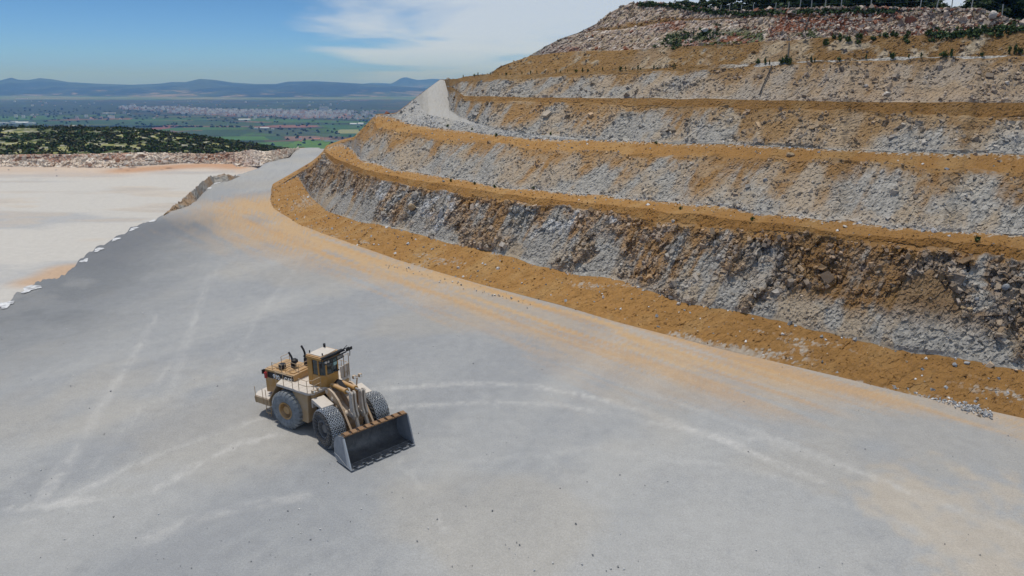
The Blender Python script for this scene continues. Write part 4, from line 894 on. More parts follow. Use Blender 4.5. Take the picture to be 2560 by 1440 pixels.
# fence posts with wire along the rim
fr = empty('fence', top_at(1802, 3)[0]); m_post = mat('weathered_concrete', (.40, .39, .37)); m_wire = mat('wire', (.30, .30, .30), .5, .6); prev = None; base = fr.location.copy()
for u, hh in [(1802, 1.0), (1824, 1.0), (1854, 1.2), (1885, 1.3), (1939, 1.3), (1972, 1.3), (2000, 1.5), (2029, 1.7), (2063, 1.7), (2103, 1.7), (2177, 1.8), (2301, 2.4), (2342, 2.6), (2380, 3.0), (2429, 3.0), (2510, 1.8)]:
    p, c = top_at(u, 1.6); bm = bmesh.new(); lean = rg.uniform(-.1, .1); vv_ = []
    for z_ in (-.5, hh):
        for dx, dy in ((-.05, -.05), (.05, -.05), (.05, .05), (-.05, .05)): vv_.append(bm.verts.new((dx+lean*z_, dy, z_)))
    for f_ in ((0,1,5,4),(1,2,6,5),(2,3,7,6),(3,0,4,7),(4,5,6,7)): bm.faces.new([vv_[i] for i in f_])
    o = bmo('post', bm, fr, p-base); o.data.materials.append(m_post)
    if prev is not None:
        for q in (.5, .85):
            a = prev[0]+Vector((0, 0, prev[1]*q)); b = p+Vector((0, 0, hh*q)); bm = bmesh.new(); s_ = .008
            v4 = [bm.verts.new(w_) for w_ in (a-base+Vector((0, 0, -s_)), a-base+Vector((0, 0, s_)), b-base+Vector((0, 0, s_)), b-base+Vector((0, 0, -s_)))]; bm.faces.new(v4)
            v4 = [bm.verts.new(w_) for w_ in (a-base+Vector((0, -s_, 0)), a-base+Vector((0, s_, 0)), b-base+Vector((0, s_, 0)), b-base+Vector((0, -s_, 0)))]; bm.faces.new(v4)
            o = bmo('wire', bm, fr); o.data.materials.append(m_wire)
    prev = (p, hh)
tag(fr, 'fence of leaning pale posts with thin wire along the top rim', 'fence')
# dark pipes lying down the faces
m_pipe = mat('black_rubber', (.03, .028, .026), .6)
def tube_curve(pts, r, segs=8):
    bm = bmesh.new(); rings = []
    for i, p in enumerate(pts):
        d = (pts[min(i+1, len(pts)-1)]-pts[max(i-1, 0)]).normalized(); x = d.cross(Vector((0, 0, 1)));
        if x.length < .05: x = d.cross(Vector((1, 0, 0)))
        x.normalize(); y_ = d.cross(x); rings.append([bm.verts.new(p+x*r*math.cos(q*2*math.pi/segs)+y_*r*math.sin(q*2*math.pi/segs)) for q in range(segs)])
    for a, b in zip(rings[:-1], rings[1:]):
        for q in range(segs): bm.faces.new((a[q], a[(q+1) % segs], b[(q+1) % segs], b[q]))
    bm.faces.new(rings[0][::-1]); bm.faces.new(rings[-1]); return bm
for pts, lb in [([(1970, 97), (1969, 115), (1967, 135), (1966, 158)], 'black hose hanging straight down the fifth face'), ([(1927, 168), (1918, 190), (1906, 215), (1896, 243)], 'black hose slanting down the fourth face'),
                ([(2024, 38), (2018, 55), (2010, 72), (2001, 90)], 'thin dark hose slanting across the red rubble under the rim')]:
    P3 = [surf(u, v)+Vector((0, -.35, .2)) for u, v in pts]; fine_ = []
    for a, b in zip(P3[:-1], P3[1:]):
        for q in range(4): fine_.append(a.lerp(b, q/4))
    fine_.append(P3[-1]); bm = tube_curve(fine_, .085); o = bmo('hose', bm); o.data.materials.append(m_pipe); tag(o, lb, 'hose')

# ------------------------------------------------------------------ the wheel loader
LD = empty('wheel_loader', (-12.955, 44.765, 0))
tag(LD, 'dusty ochre wheel loader with its wide bucket lowered, chains on the front tyres', 'loader')
PSR, PSF = R_(-30.2), R_(-46.76)
def fr_map(psi): c, s = math.cos(psi), math.sin(psi); return lambda p: Vector((p[0]*c-p[1]*s, p[0]*s+p[1]*c, p[2]))
RF, FF = fr_map(PSR), fr_map(PSF)
class MB:
    def __init__(s, fm): s.bm = bmesh.new(); s.fm = fm
    def v(s, p): return s.bm.verts.new(s.fm(p))
    def hexa(s, P8, bevel=0.0):
        v = [s.v(p) for p in P8]; fs = [s.bm.faces.new([v[i] for i in f]) for f in ((0,3,2,1),(4,5,6,7),(0,1,5,4),(1,2,6,5),(2,3,7,6),(3,0,4,7))]
        if bevel: bmesh.ops.bevel(s.bm, geom=list({e for f in fs for e in f.edges}), offset=bevel, segments=2, affect='EDGES', profile=.6)
        return s
    def box(s, a0, a1, b0, b1, z0, z1, bevel=.02): return s.hexa([(a0,b0,z0),(a1,b0,z0),(a1,b1,z0),(a0,b1,z0),(a0,b0,z1),(a1,b0,z1),(a1,b1,z1),(a0,b1,z1)], bevel)
    def prism(s, prof, b0, b1, bevel=0.0):
        """profile in the a-z plane, extruded across the machine"""
        A = [s.v((a, b0, z)) for a, z in prof]; B_ = [s.v((a, b1, z)) for a, z in prof]; n = len(prof); fs = [s.bm.faces.new(A), s.bm.faces.new(B_[::-1])]
        for i in range(n): fs.append(s.bm.faces.new((A[i], B_[i], B_[(i+1) % n], A[(i+1) % n])))
        if bevel: bmesh.ops.bevel(s.bm, geom=list({e for f in fs for e in f.edges}), offset=bevel, segments=2, affect='EDGES')
        return s
    def plan(s, pts, z0, z1, bevel=0.0):
        A = [s.v((a, b, z0)) for a, b in pts]; B_ = [s.v((a, b, z1)) for a, b in pts]; n = len(pts); fs = [s.bm.faces.new(A[::-1]), s.bm.faces.new(B_)]
        for i in range(n): fs.append(s.bm.faces.new((A[i], A[(i+1) % n], B_[(i+1) % n], B_[i])))
        if bevel: bmesh.ops.bevel(s.bm, geom=list({e for f in fs for e in f.edges}), offset=bevel, segments=2, affect='EDGES')
        return s
    def tube(s, pts, r, segs=8, caps=True):
        P_ = [s.fm(p) for p in pts]; rings = []; rr_ = r if isinstance(r, (list, tuple)) else [r]*len(P_); x = None
        for i, p in enumerate(P_):
            d = (P_[min(i+1, len(P_)-1)]-P_[max(i-1, 0)]).normalized()
            if x is None: x = d.cross(Vector((0, 0, 1))); x = x if x.length > .05 else d.cross(Vector((1, 0, 0)))
            x = (x-d*x.dot(d)).normalized(); y_ = d.cross(x)
            rings.append([s.bm.verts.new(p+x*rr_[i]*math.cos(q*2*math.pi/segs)+y_*rr_[i]*math.sin(q*2*math.pi/segs)) for q in range(segs)])
        for a, b in zip(rings[:-1], rings[1:]):
            for q in range(segs): s.bm.faces.new((a[q], a[(q+1) % segs], b[(q+1) % segs], b[q]))
        if caps: s.bm.faces.new(rings[0][::-1]); s.bm.faces.new(rings[-1])
        return s
    def lathe(s, ca, cz, prof, segs=40, closed=False):
        """profile (b, radius) turned about the axle through (ca, cz)"""
        rings = [[s.v((ca+r*math.cos(q*2*math.pi/segs), b, cz+r*math.sin(q*2*math.pi/segs))) for q in range(segs)] for b, r in prof]
        pairs = list(zip(rings[:-1], rings[1:]))+([(rings[-1], rings[0])] if closed else [])
        for a, b in pairs:
            for q in range(segs): s.bm.faces.new((a[q], b[q], b[(q+1) % segs], a[(q+1) % segs]))
        return s
    def done(s, name, m, parent=None, smooth=False):
        bmesh.ops.recalc_face_normals(s.bm, faces=s.bm.faces); me = bpy.data.meshes.new(name); s.bm.to_mesh(me); s.bm.free(); me.materials.append(m)
        if smooth: me.shade_smooth(); me.set_sharp_from_angle(angle=R_(35)) if hasattr(me, 'set_sharp_from_angle') else None
        o = bpy.data.objects.new(name, me); COL.objects.link(o); o.parent = parent or LD; return o
def paint(name, col, dust=(.50, .42, .34), amt=.55, up=.55, rough=.55, stain=(.20, .12, .06), st=.35):
    """site paint: base coat, dust settled on what faces up, patchy dirt and runs"""
    def f(t, b):
        co = objco(t); g_ = nd(t, 'ShaderNodeNewGeometry'); s_ = nd(t, 'ShaderNodeSeparateXYZ'); t.links.new(g_.outputs['Normal'], s_.inputs[0])
        upm = rng(t, s_.outputs['Z'], .45, .9, 0, up); pn_ = rng(t, noise_t(t, co, 1.6, 6, .65), .38, .68, 0, amt)
        mp = nd(t, 'ShaderNodeMapping'); mp.inputs['Scale'].default_value = (7, 7, .8); t.links.new(co, mp.inputs[0]); run = rng(t, noise_t(t, mp.outputs[0], 1.2, 5, .7), .52, .72, 0, st)
        c = mixc(t, run, col, stain); c = mixc(t, pn_, c, dust)
        ad = nd(t, 'ShaderNodeMath', operation='MULTIPLY', use_clamp=True); t.links.new(upm, ad.inputs[0]); t.links.new(rng(t, noise_t(t, co, 2.6, 5, .6), .3, .5, .55, 1), ad.inputs[1])
        c = mixc(t, ad.outputs[0], c, (.56, .52, .47)); t.links.new(c, b.inputs['Base Color'])
        t.links.new(rng(t, pn_, 0, 1, rough, .95), b.inputs['Roughness']); bump(t, b, noise_t(t, co, 20, 4, .6), .15, .01)
    return mat(name, f, rough, spec=.3)
P_OCH = paint('ochre_paint', (.40, .225, .065), amt=.45, up=.12)
P_CAB = paint('cab_paint', (.44, .225, .045), amt=.18, up=.25, st=.2)
P_DUST = paint('dusty_ochre_paint', (.40, .27, .14), amt=.8, up=.6, dust=(.42, .32, .22))
P_ARM = paint('worn_arm_paint', (.40, .25, .12), amt=.75, up=.5, dust=(.42, .34, .26), stain=(.16, .09, .05), st=.6)
P_DECK = paint('dusted_deck', (.48, .42, .36), amt=.6, up=.9, dust=(.56, .51, .46), st=.25)
M_BLK = mat('black_steel', (.018, .018, .020), .5); M_GLS = mat('cab_glass', (.015, .03, .035), .06, spec=.8); M_DRK = mat('dark_cavity', (.03, .027, .024), .9)
def tyre_f(t, b):
    co = objco(t); t.links.new(mixc(t, rng(t, noise_t(t, co, 2.5, 6, .65), .35, .65, 0, 1), (.17, .185, .195), (.26, .275, .285)), b.inputs['Base Color']); bump(t, b, noise_t(t, co, 9, 5, .6), .5, .03)
M_TYR = mat('dusty_rubber', tyre_f, .95, spec=.1)
M_TY2 = mat('dark_rubber', (.025, .026, .028), .9, spec=.1)
def steel_f(c1, c2, sc):
    def f(t, b):
        co = objco(t); n = noise_t(t, co, sc, 6, .7); mp = nd(t, 'ShaderNodeMapping'); mp.inputs['Scale'].default_value = (9, 9, 1.4); t.links.new(co, mp.inputs[0]); n2 = noise_t(t, mp.outputs[0], 1.5, 5, .7)
        c = mixc(t, rng(t, n, .35, .65, 0, 1), c1, c2); c = mixc(t, rng(t, n2, .55, .72, 0, .5), c, tuple(min(1, x*1.9) for x in c2)); t.links.new(c, b.inputs['Base Color']); bump(t, b, n, .2, .01)
    return f
M_BKT = mat('worn_bucket_steel', steel_f((.085, .09, .097), (.15, .155, .163), 1.8), .55, .35); M_BKO = mat('scraped_bucket_side', steel_f((.22, .24, .26), (.30, .31, .33), 2.0), .55, .2); M_LIP = mat('bright_worn_edge', (.52, .54, .56), .4, .6)
M_RST = mat('rusty_steel', steel_f((.20, .11, .06), (.27, .17, .09), 3.0), .8); M_CHN = mat('polished_chain', steel_f((.40, .42, .44), (.62, .64, .66), 6.0), .35, .75); M_CH2 = mat('dull_chain', steel_f((.13, .13, .13), (.21, .20, .19), 6.0), .6, .4)
M_CHR = mat('pin_steel', (.45, .44, .42), .4, .5); M_LIT = mat('lamp_glass', (.85, .85, .80), .15); M_RED = mat('red_extinguisher', (.38, .05, .05), .4); M_WHT = mat('white_lettering', (.72, .72, .70), .6); M_YLW = mat('yellow_mark', (.60, .36, .04), .6); M_STR = mat('faded_red_stripe', (.22, .06, .05), .7)
BEI_R = paint('beige_link_paint', (.50, .42, .33), amt=.8, up=.3, dust=(.56, .50, .43), stain=(.18, .10, .06), st=.7)

R1 = 1.42; WB = 2.53; TRK_ = 1.72
# ---- rear half: frame, tank panels, fenders
m = MB(RF); m.box(-5.6, .25, -.62, .62, .85, 2.2, .03); m.done('rear_frame', P_DUST)
for s in (-1, 1):
    m = MB(RF); q = (1.12*s, 1.93*s); b0, b1 = min(q), max(q)
    m.prism([(-1.17, 1.95), (-1.42, .86), (-.62, .82), (-.52, 1.0), (-.40, 3.0), (-1.95, 3.0)][::-1], b0, b1, .02); m.box(-1.30, -1.22, s*1.93-.012, s*1.93+.012, 1.95, 2.05, 0); sp_o = m.done('side_tank', P_DUST)
    # octagonal mudguard over the wheel, open underneath
    prof = [(-4.55, 1.55), (-4.42, 1.75), (-3.50, 3.06), (-1.85, 3.06), (-1.19, 2.0)]; m = MB(RF)
    for (a0, z0), (a1, z1) in zip(prof[:-1], prof[1:]):
        d = math.hypot(a1-a0, z1-z0); na, nz = -(z1-z0)/d*.05, (a1-a0)/d*.05; m.hexa([(a0, b0, z0), (a1, b0, z1), (a1, b1, z1), (a0, b1, z0), (a0+na, b0, z0+nz), (a1+na, b0, z1+nz), (a1+na, b1, z1+nz), (a0+na, b1, z0+nz)])
    m.done('mudguard', P_DUST)
# ---- deck
m = MB(RF); m.plan([(-3.85, -1.15), (-3.45, -2.02), (-.30, -2.05), (.02, -1.75), (.12, -.9), (.12, .9), (.02, 1.75), (-.30, 2.05), (-3.45, 2.02), (-3.85, 1.15), (-2.62, 1.15), (-2.62, -1.15)], 3.08, 3.24, .02)
for k in range(7):
    for s in (-1, 1):
        x = -3.2+k*.45; m.box(x, x+.015, min(s*1.2, s*1.95), max(s*1.2, s*1.95), 3.24, 3.25, 0)
m.done('deck', P_DECK)
m = MB(RF); m.box(-.36, .06, -1.72, 1.72, 2.78, 3.06, .03); m.done('deck_beam', P_OCH)
m = MB(RF); m.box(-1.1, -.37, -1.1, 1.1, 1.6, 3.0, 0); m.done('bulkhead', M_DRK)
# ---- engine hood
hd = MB(RF); hd.hexa([(-5.66, -1.1, 1.75), (-2.58, -1.1, 2.2), (-2.58, 1.1, 2.2), (-5.66, 1.1, 1.75), (-5.66, -1.1, 3.60), (-2.58, -1.1, 3.72), (-2.58, 1.1, 3.72), (-5.66, 1.1, 3.60)], .04); hd = hd.done('engine_hood', P_OCH)
m = MB(RF); m.box(-5.60, -5.0, -.95, .95, 3.60, 3.66, .01); m.box(-4.85, -3.4, -.72, .72, 3.64, 3.73, .02); m.box(-3.25, -2.8, -.9, .9, 3.70, 3.78, .02)
for k in range(5): m.box(-4.7+k*.28, -4.66+k*.28, -.6, .6, 3.73, 3.76, 0)
m.done('hood_panel', P_OCH, hd)
m = MB(RF); m.box(-5.70, -5.66, -.9, .9, 1.9, 3.35, 0); m.done('radiator_grille', M_BLK, hd)
m = MB(RF); m.hexa([(-5.35, -1.115, 2.98), (-2.66, -1.115, 3.06), (-2.66, -1.10, 3.06), (-5.35, -1.10, 2.98), (-5.35, -1.115, 3.46), (-2.66, -1.115, 3.58), (-2.66, -1.10, 3.58), (-5.35, -1.10, 3.46)]); m.done('side_band', M_BLK, hd)
def text(txt, size, a, b, z, name, m_, parent, shear=.0):
    cu = bpy.data.curves.new(name, 'FONT'); cu.body = txt; cu.size = size; cu.extrude = .008; cu.shear = shear; cu.offset = .012; to = bpy.data.objects.new('tmp', cu); COL.objects.link(to)
    bpy.context.view_layer.update(); me = bpy.data.meshes.new_from_object(to.evaluated_get(bpy.context.evaluated_depsgraph_get())); bpy.data.objects.remove(to)
    for v in me.vertices: x, y_, z_ = v.co; v.co = RF((a+x, b-z_*1.0, z+y_))
    me.materials.clear(); me.materials.append(m_); o = bpy.data.objects.new(name, me); COL.objects.link(o); o.parent = parent; return o
text('990', .47, -4.78, -1.128, 3.05, 'model_number', M_WHT, hd)
text('CAT', .43, -3.60, -1.128, 3.10, 'lettering', M_WHT, hd)
m = MB(RF); v = [m.v(p) for p in ((-3.30, -1.140, 3.11), (-3.05, -1.140, 3.11), (-3.17, -1.140, 3.24))]; m.bm.faces.new(v); m.done('triangle_mark', M_YLW, hd)
# ---- counterweight with rear steps and stripes
cw = MB(RF); cw.plan([(-6.60, -1.25), (-6.25, -1.78), (-4.62, -1.78), (-4.62, 1.78), (-6.25, 1.78), (-6.60, 1.25)], 1.02, 1.58, .04); cw = cw.done('counterweight', P_DUST)
m = MB(RF); m.plan([(-6.57, -1.2), (-6.23, -1.72), (-4.66, -1.72), (-4.66, 1.72), (-6.23, 1.72), (-6.57, 1.2)], 1.583, 1.60); m.done('top_plate', P_DECK, cw)
m = MB(RF)
for k in range(5):
    f0, f1 = k/5+.02, k/5+.11
    def q(f, z): return (-6.61+(-6.25+6.61)*f-.004, -1.24+(-1.79+1.24)*f-.004, z)
    v = [m.v(p) for p in (q(f0, 1.08), q(f1, 1.08), q(min(f1+.1, 1), 1.50), q(min(f0+.1, 1), 1.50))]; m.bm.faces.new(v)
m.done('warning_stripes', M_STR, cw)
m = MB(RF)
for a in (-6.1, -5.3, -4.95):
    m.tube([(a, -1.8, 1.05), (a, -1.82, 2.35)], .022, 6)
m.done('rear_handrail', P_DUST, cw)
m = MB(RF)
for a in (-5.15, -4.62): m.tube([(a, -1.72, 1.05), (a, -1.74, .45)], .025, 6)
m.tube([(-5.15, -1.74, .45), (-4.62, -1.74, .45)], .045, 6); m.tube([(-5.15, -1.73, .78), (-4.62, -1.73, .78)], .03, 6)
m.tube([(-5.0+.18*math.cos(q), -1.6+.02*math.sin(q), .26+.2*math.sin(q)) for q in np.linspace(0, 6.28, 14)], .02, 5, False); m.done('rear_step', P_DUST, cw)
m = MB(RF); m.tube([(-5.48, -1.2, 2.95), (-5.48, -1.2, 3.38)], .11, 12); m.tube([(-5.48, -1.2, 3.38), (-5.48, -1.2, 3.46)], .04, 8); m.done('fire_extinguisher', M_RED, hd, True)
m = MB(RF); m.box(-5.75, -5.62, -1.32, -1.10, 3.25, 3.58, .02); m.done('rear_lamp', M_BLK, hd)
# ---- exhausts and air cleaner
for a, b, z0, h, bt in ((-3.82, -.05, 3.62, 1.02, -.28), (-3.16, .62, 3.72, 1.28, -.30)):
    m = MB(RF); m.tube([(a, b, z0), (a, b, z0+h*.48)], .125, 12); m.done('muffler', M_BLK, hd, True)
    m = MB(RF); m.tube([(a, b, z0+h*.42), (a, b, z0+h*.82), (a-.08, b, z0+h*.98), (a+bt, b, z0+h*1.22)], .075, 10); m.done('exhaust_pipe', M_BLK, hd, True)
m = MB(RF); m.tube([(-3.55, -.05, 3.72), (-3.55, -.05, 4.15)], .09, 10); m.tube([(-3.55, -.05, 4.12), (-3.55, -.05, 4.2), (-3.55, -.05, 4.38), (-3.55, -.05, 4.48)], [.14, .24, .24, .10], 16); m.done('air_precleaner', M_BLK, hd, True)
m = MB(RF); m.tube([(-4.35, -.55, 3.72), (-4.35, -.55, 3.78), (-4.35, -.55, 4.05), (-4.35, -.55, 4.1)], [.22, .27, .27, .16], 18); m.done('air_intake', M_BLK, hd, True)
# ---- handrails
def rail(pts, posts, z0, h, name='handrail'):
    m = MB(RF); top = [(a, b, z0+h) for a, b in pts]; mid_ = [(a, b, z0+h*.55) for a, b in pts]; m.tube(top, .022, 6); m.tube(mid_, .018, 6)
    for a, b in posts: m.tube([(a, b, z0), (a, b, z0+h)], .022, 6)
    m.done(name, P_DUST)
rail([(-3.5, -1.96), (-1.75, -1.99)], [(-3.5, -1.96), (-2.7, -1.98), (-1.78, -1.99)], 3.24, .92)
rail([(-1.15, -1.99), (-.34, -1.99), (-.04, -1.7), (-.02, -1.0)], [(-1.15, -1.99), (-.34, -1.99), (-.04, -1.68), (-.02, -1.0)], 3.24, .92)
rail([(-3.5, 1.96), (-.34, 1.99), (-.04, 1.7)], [(-3.5, 1.96), (-2.7, 1.98), (-1.78, 1.99), (-.9, 1.99), (-.04, 1.7)], 3.24, .92)
rail([(-5.3, 1.0), (-5.3, .2)], [(-5.3, 1.0), (-5.3, .2)], 3.62, .55, 'hood_rail'); rail([(-4.9, -1.02), (-3.9, -1.02)], [(-4.9, -1.02), (-3.9, -1.02)], 3.64, .6, 'hood_rail'); rail([(-3.6, -.95), (-3.6, -.5), (-2.7, -.5), (-2.7, .9)], [(-3.6, -.95), (-2.7, -.5), (-2.7, .9), (-3.0, -.5)], 3.72, .6, 'hood_rail')
m = MB(RF)
for b in (1.35, 1.85): m.tube([(.0, b, 2.4), (.0, b, 5.0)], .028, 6)
for z_ in (3.6, 4.2, 4.95): m.tube([(.0, 1.35, z_), (.0, 1.85, z_)], .022, 6)
m.done('access_ladder', P_DUST)
m = MB(RF); m.box(-.12, -.06, 1.05, 1.95, 3.24, 4.15, .01); m.done('splash_shield', P_DECK)
# ---- cab
CB0, CB1, CZ0, CZ1 = -.80, .86, 3.24, 5.55
cab = MB(RF); cab.box(-1.42, -1.02, CB0, CB1, CZ0, 5.28, .04)
cab.plan([(-1.02, CB0), (-.30, CB0), (.14, -.55), (.20, .0), (.20, .1), (.14, .62), (-.30, CB1), (-1.02, CB1)], 2.98, 4.12, .03); cab = cab.done('cab', P_CAB)
m = MB(RF)   # glass drum between the sill and the roof, set behind the frames
m.plan([(-1.0, CB0+.05), (-.31, CB0+.05), (.09, -.52), (.15, .0), (.15, .08), (.09, .60), (-.31, CB1-.05), (-1.0, CB1-.05)], 4.13, 5.26); m.done('window_glass', M_GLS, cab)
for a, b in ((-.99, CB0), (-.36, CB0), (.115, -.54), (.115, .62), (-.36, CB1), (-.99, CB1)):
    m = MB(RF); m.box(a-.045, a+.045, b-.02 if b < 0 else b-.07, b+.07 if b < 0 else b+.02, 4.12, 5.3, .012); m.done('window_frame', P_CAB, cab)
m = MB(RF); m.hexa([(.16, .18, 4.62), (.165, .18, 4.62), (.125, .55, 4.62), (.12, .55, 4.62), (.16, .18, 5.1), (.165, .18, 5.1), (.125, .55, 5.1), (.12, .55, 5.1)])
m.done('window_reflection_pane', mat('painted_reflection', (.30, .48, .47), .15), cab)  # pale pane over the windscreen, a reflection painted in as colour
m = MB(RF); m.plan([(-1.46, -.92), (.16, -.92), (.30, -.6), (.30, .66), (.16, .98), (-1.46, .98)], 5.27, 5.55, .07); m.done('roof', P_CAB, cab)
m = MB(RF); m.plan([(-1.30, -.72), (-.1, -.72), (-.02, 0), (-.1, .78), (-1.30, .78)], 5.555, 5.60, .01); m.done('roof_plate', P_DECK, cab)
m = MB(RF)       # black stone guard and lamp bar above the windscreen
m.tube([(.42, -.98, 5.42), (.52, .0, 5.42), (.50, 1.15, 5.42)], .05, 6); m.tube([(.32, -1.0, 5.60), (.40, 0, 5.62), (.36, 1.2, 5.62)], .05, 6); m.tube([(.40, -.9, 5.12), (.50, 0, 5.10), (.46, .95, 5.12)], .03, 6)
for k in range(17):
    b = -.82+k*.108; m.hexa([(.46-.12*b*b, b, 5.10), (.48-.12*b*b, b, 5.10), (.48-.12*b*b, b+.05, 5.10), (.46-.12*b*b, b+.05, 5.10), (.50-.12*b*b, b, 5.42), (.52-.12*b*b, b, 5.42), (.52-.12*b*b, b+.05, 5.42), (.50-.12*b*b, b+.05, 5.42)])
m.hexa([(.10, -.98, 5.58), (.44, -1.0, 5.50), (.44, 1.15, 5.50), (.10, 1.1, 5.58), (.10, -.98, 5.61), (.44, -1.0, 5.53), (.44, 1.15, 5.53), (.10, 1.1, 5.61)])
m.tube([(.36, 1.15, 5.62), (.34, 1.62, 5.60), (.34, 1.70, 5.2), (.34, 1.66, 4.9)], .03, 6); m.box(.28, .38, 1.35, 1.95, 5.32, 5.55, .04); m.tube([(.32, 1.0, 5.6), (.30, 1.5, 5.75)], .025, 6); m.tube([(.30, -.98, 5.55), (.32, -1.15, 5.25), (.25, -1.1, 4.98)], .03, 6); m.box(.2, .3, -1.2, -1.0, 4.9, 5.3, .02)
m.done('windscreen_guard', M_BLK, cab)
m = MB(RF)
for b in (-.82, -.60): m.tube([(.40, b, 5.30), (.52, b, 5.28)], .09, 10)
m.done('work_lamp', M_CHR, cab, True)
m = MB(RF); m.tube([(-1.2, .75, 5.6), (-1.2, .75, 5.85)], .09, 10); m.tube([(-1.2, .75, 5.78), (-1.05, .6, 5.80)], .05, 8); m.tube([(-1.28, -.6, 5.55), (-1.28, -.6, 5.78)], .045, 8); m.tube([(-.15, -.5, 5.6), (-.15, -.5, 5.74)], .05, 8); m.tube([(-1.50, -.85, 5.42), (-1.42, -.95, 5.42)], .11, 10); m.done('beacon', M_BLK, cab)
m = MB(RF); m.box(-.82, -.36, -.25, .3, 3.9, 4.25, .05); m.box(-.90, -.74, -.25, .3, 4.2, 4.95, .05); m.done('operator_seat', mat('seat_fabric', (.10, .035, .03)), cab)
m = MB(RF); m.tube([(.22, .1, 4.16), (.26, .35, 4.42)], .02, 5); m.box(.20, .26, .28, .62, 4.14, 4.22, .01); m.done('wiper', M_BLK, cab)
def headlamps(name, fm, a, b, z, base):
    m = MB(fm); m.tube([base, (a, b, z-.12)], .05, 8); m.tube([(a, b-.32, z), (a, b+.32, z)], .035, 6)
    for s in (-1, 1): m.box(a-.1, a+.1, b+s*.24-.12, b+s*.24+.12, z-.11, z+.13, .03)
    o = m.done(name, P_ARM if fm is FF else P_DUST)
    for s in (-1, 1):
        m = MB(fm); m.tube([(a+.10, b+s*.24, z+.01), (a+.125, b+s*.24, z+.01)], .085, 14); m.done('lamp_lens', M_LIT, o)
headlamps('headlamp', RF, .12, -1.62, 3.42, (.05, -1.62, 3.1)); headlamps('headlamp', FF, 1.38, 1.30, 3.90, (1.1, 1.35, 2.9))

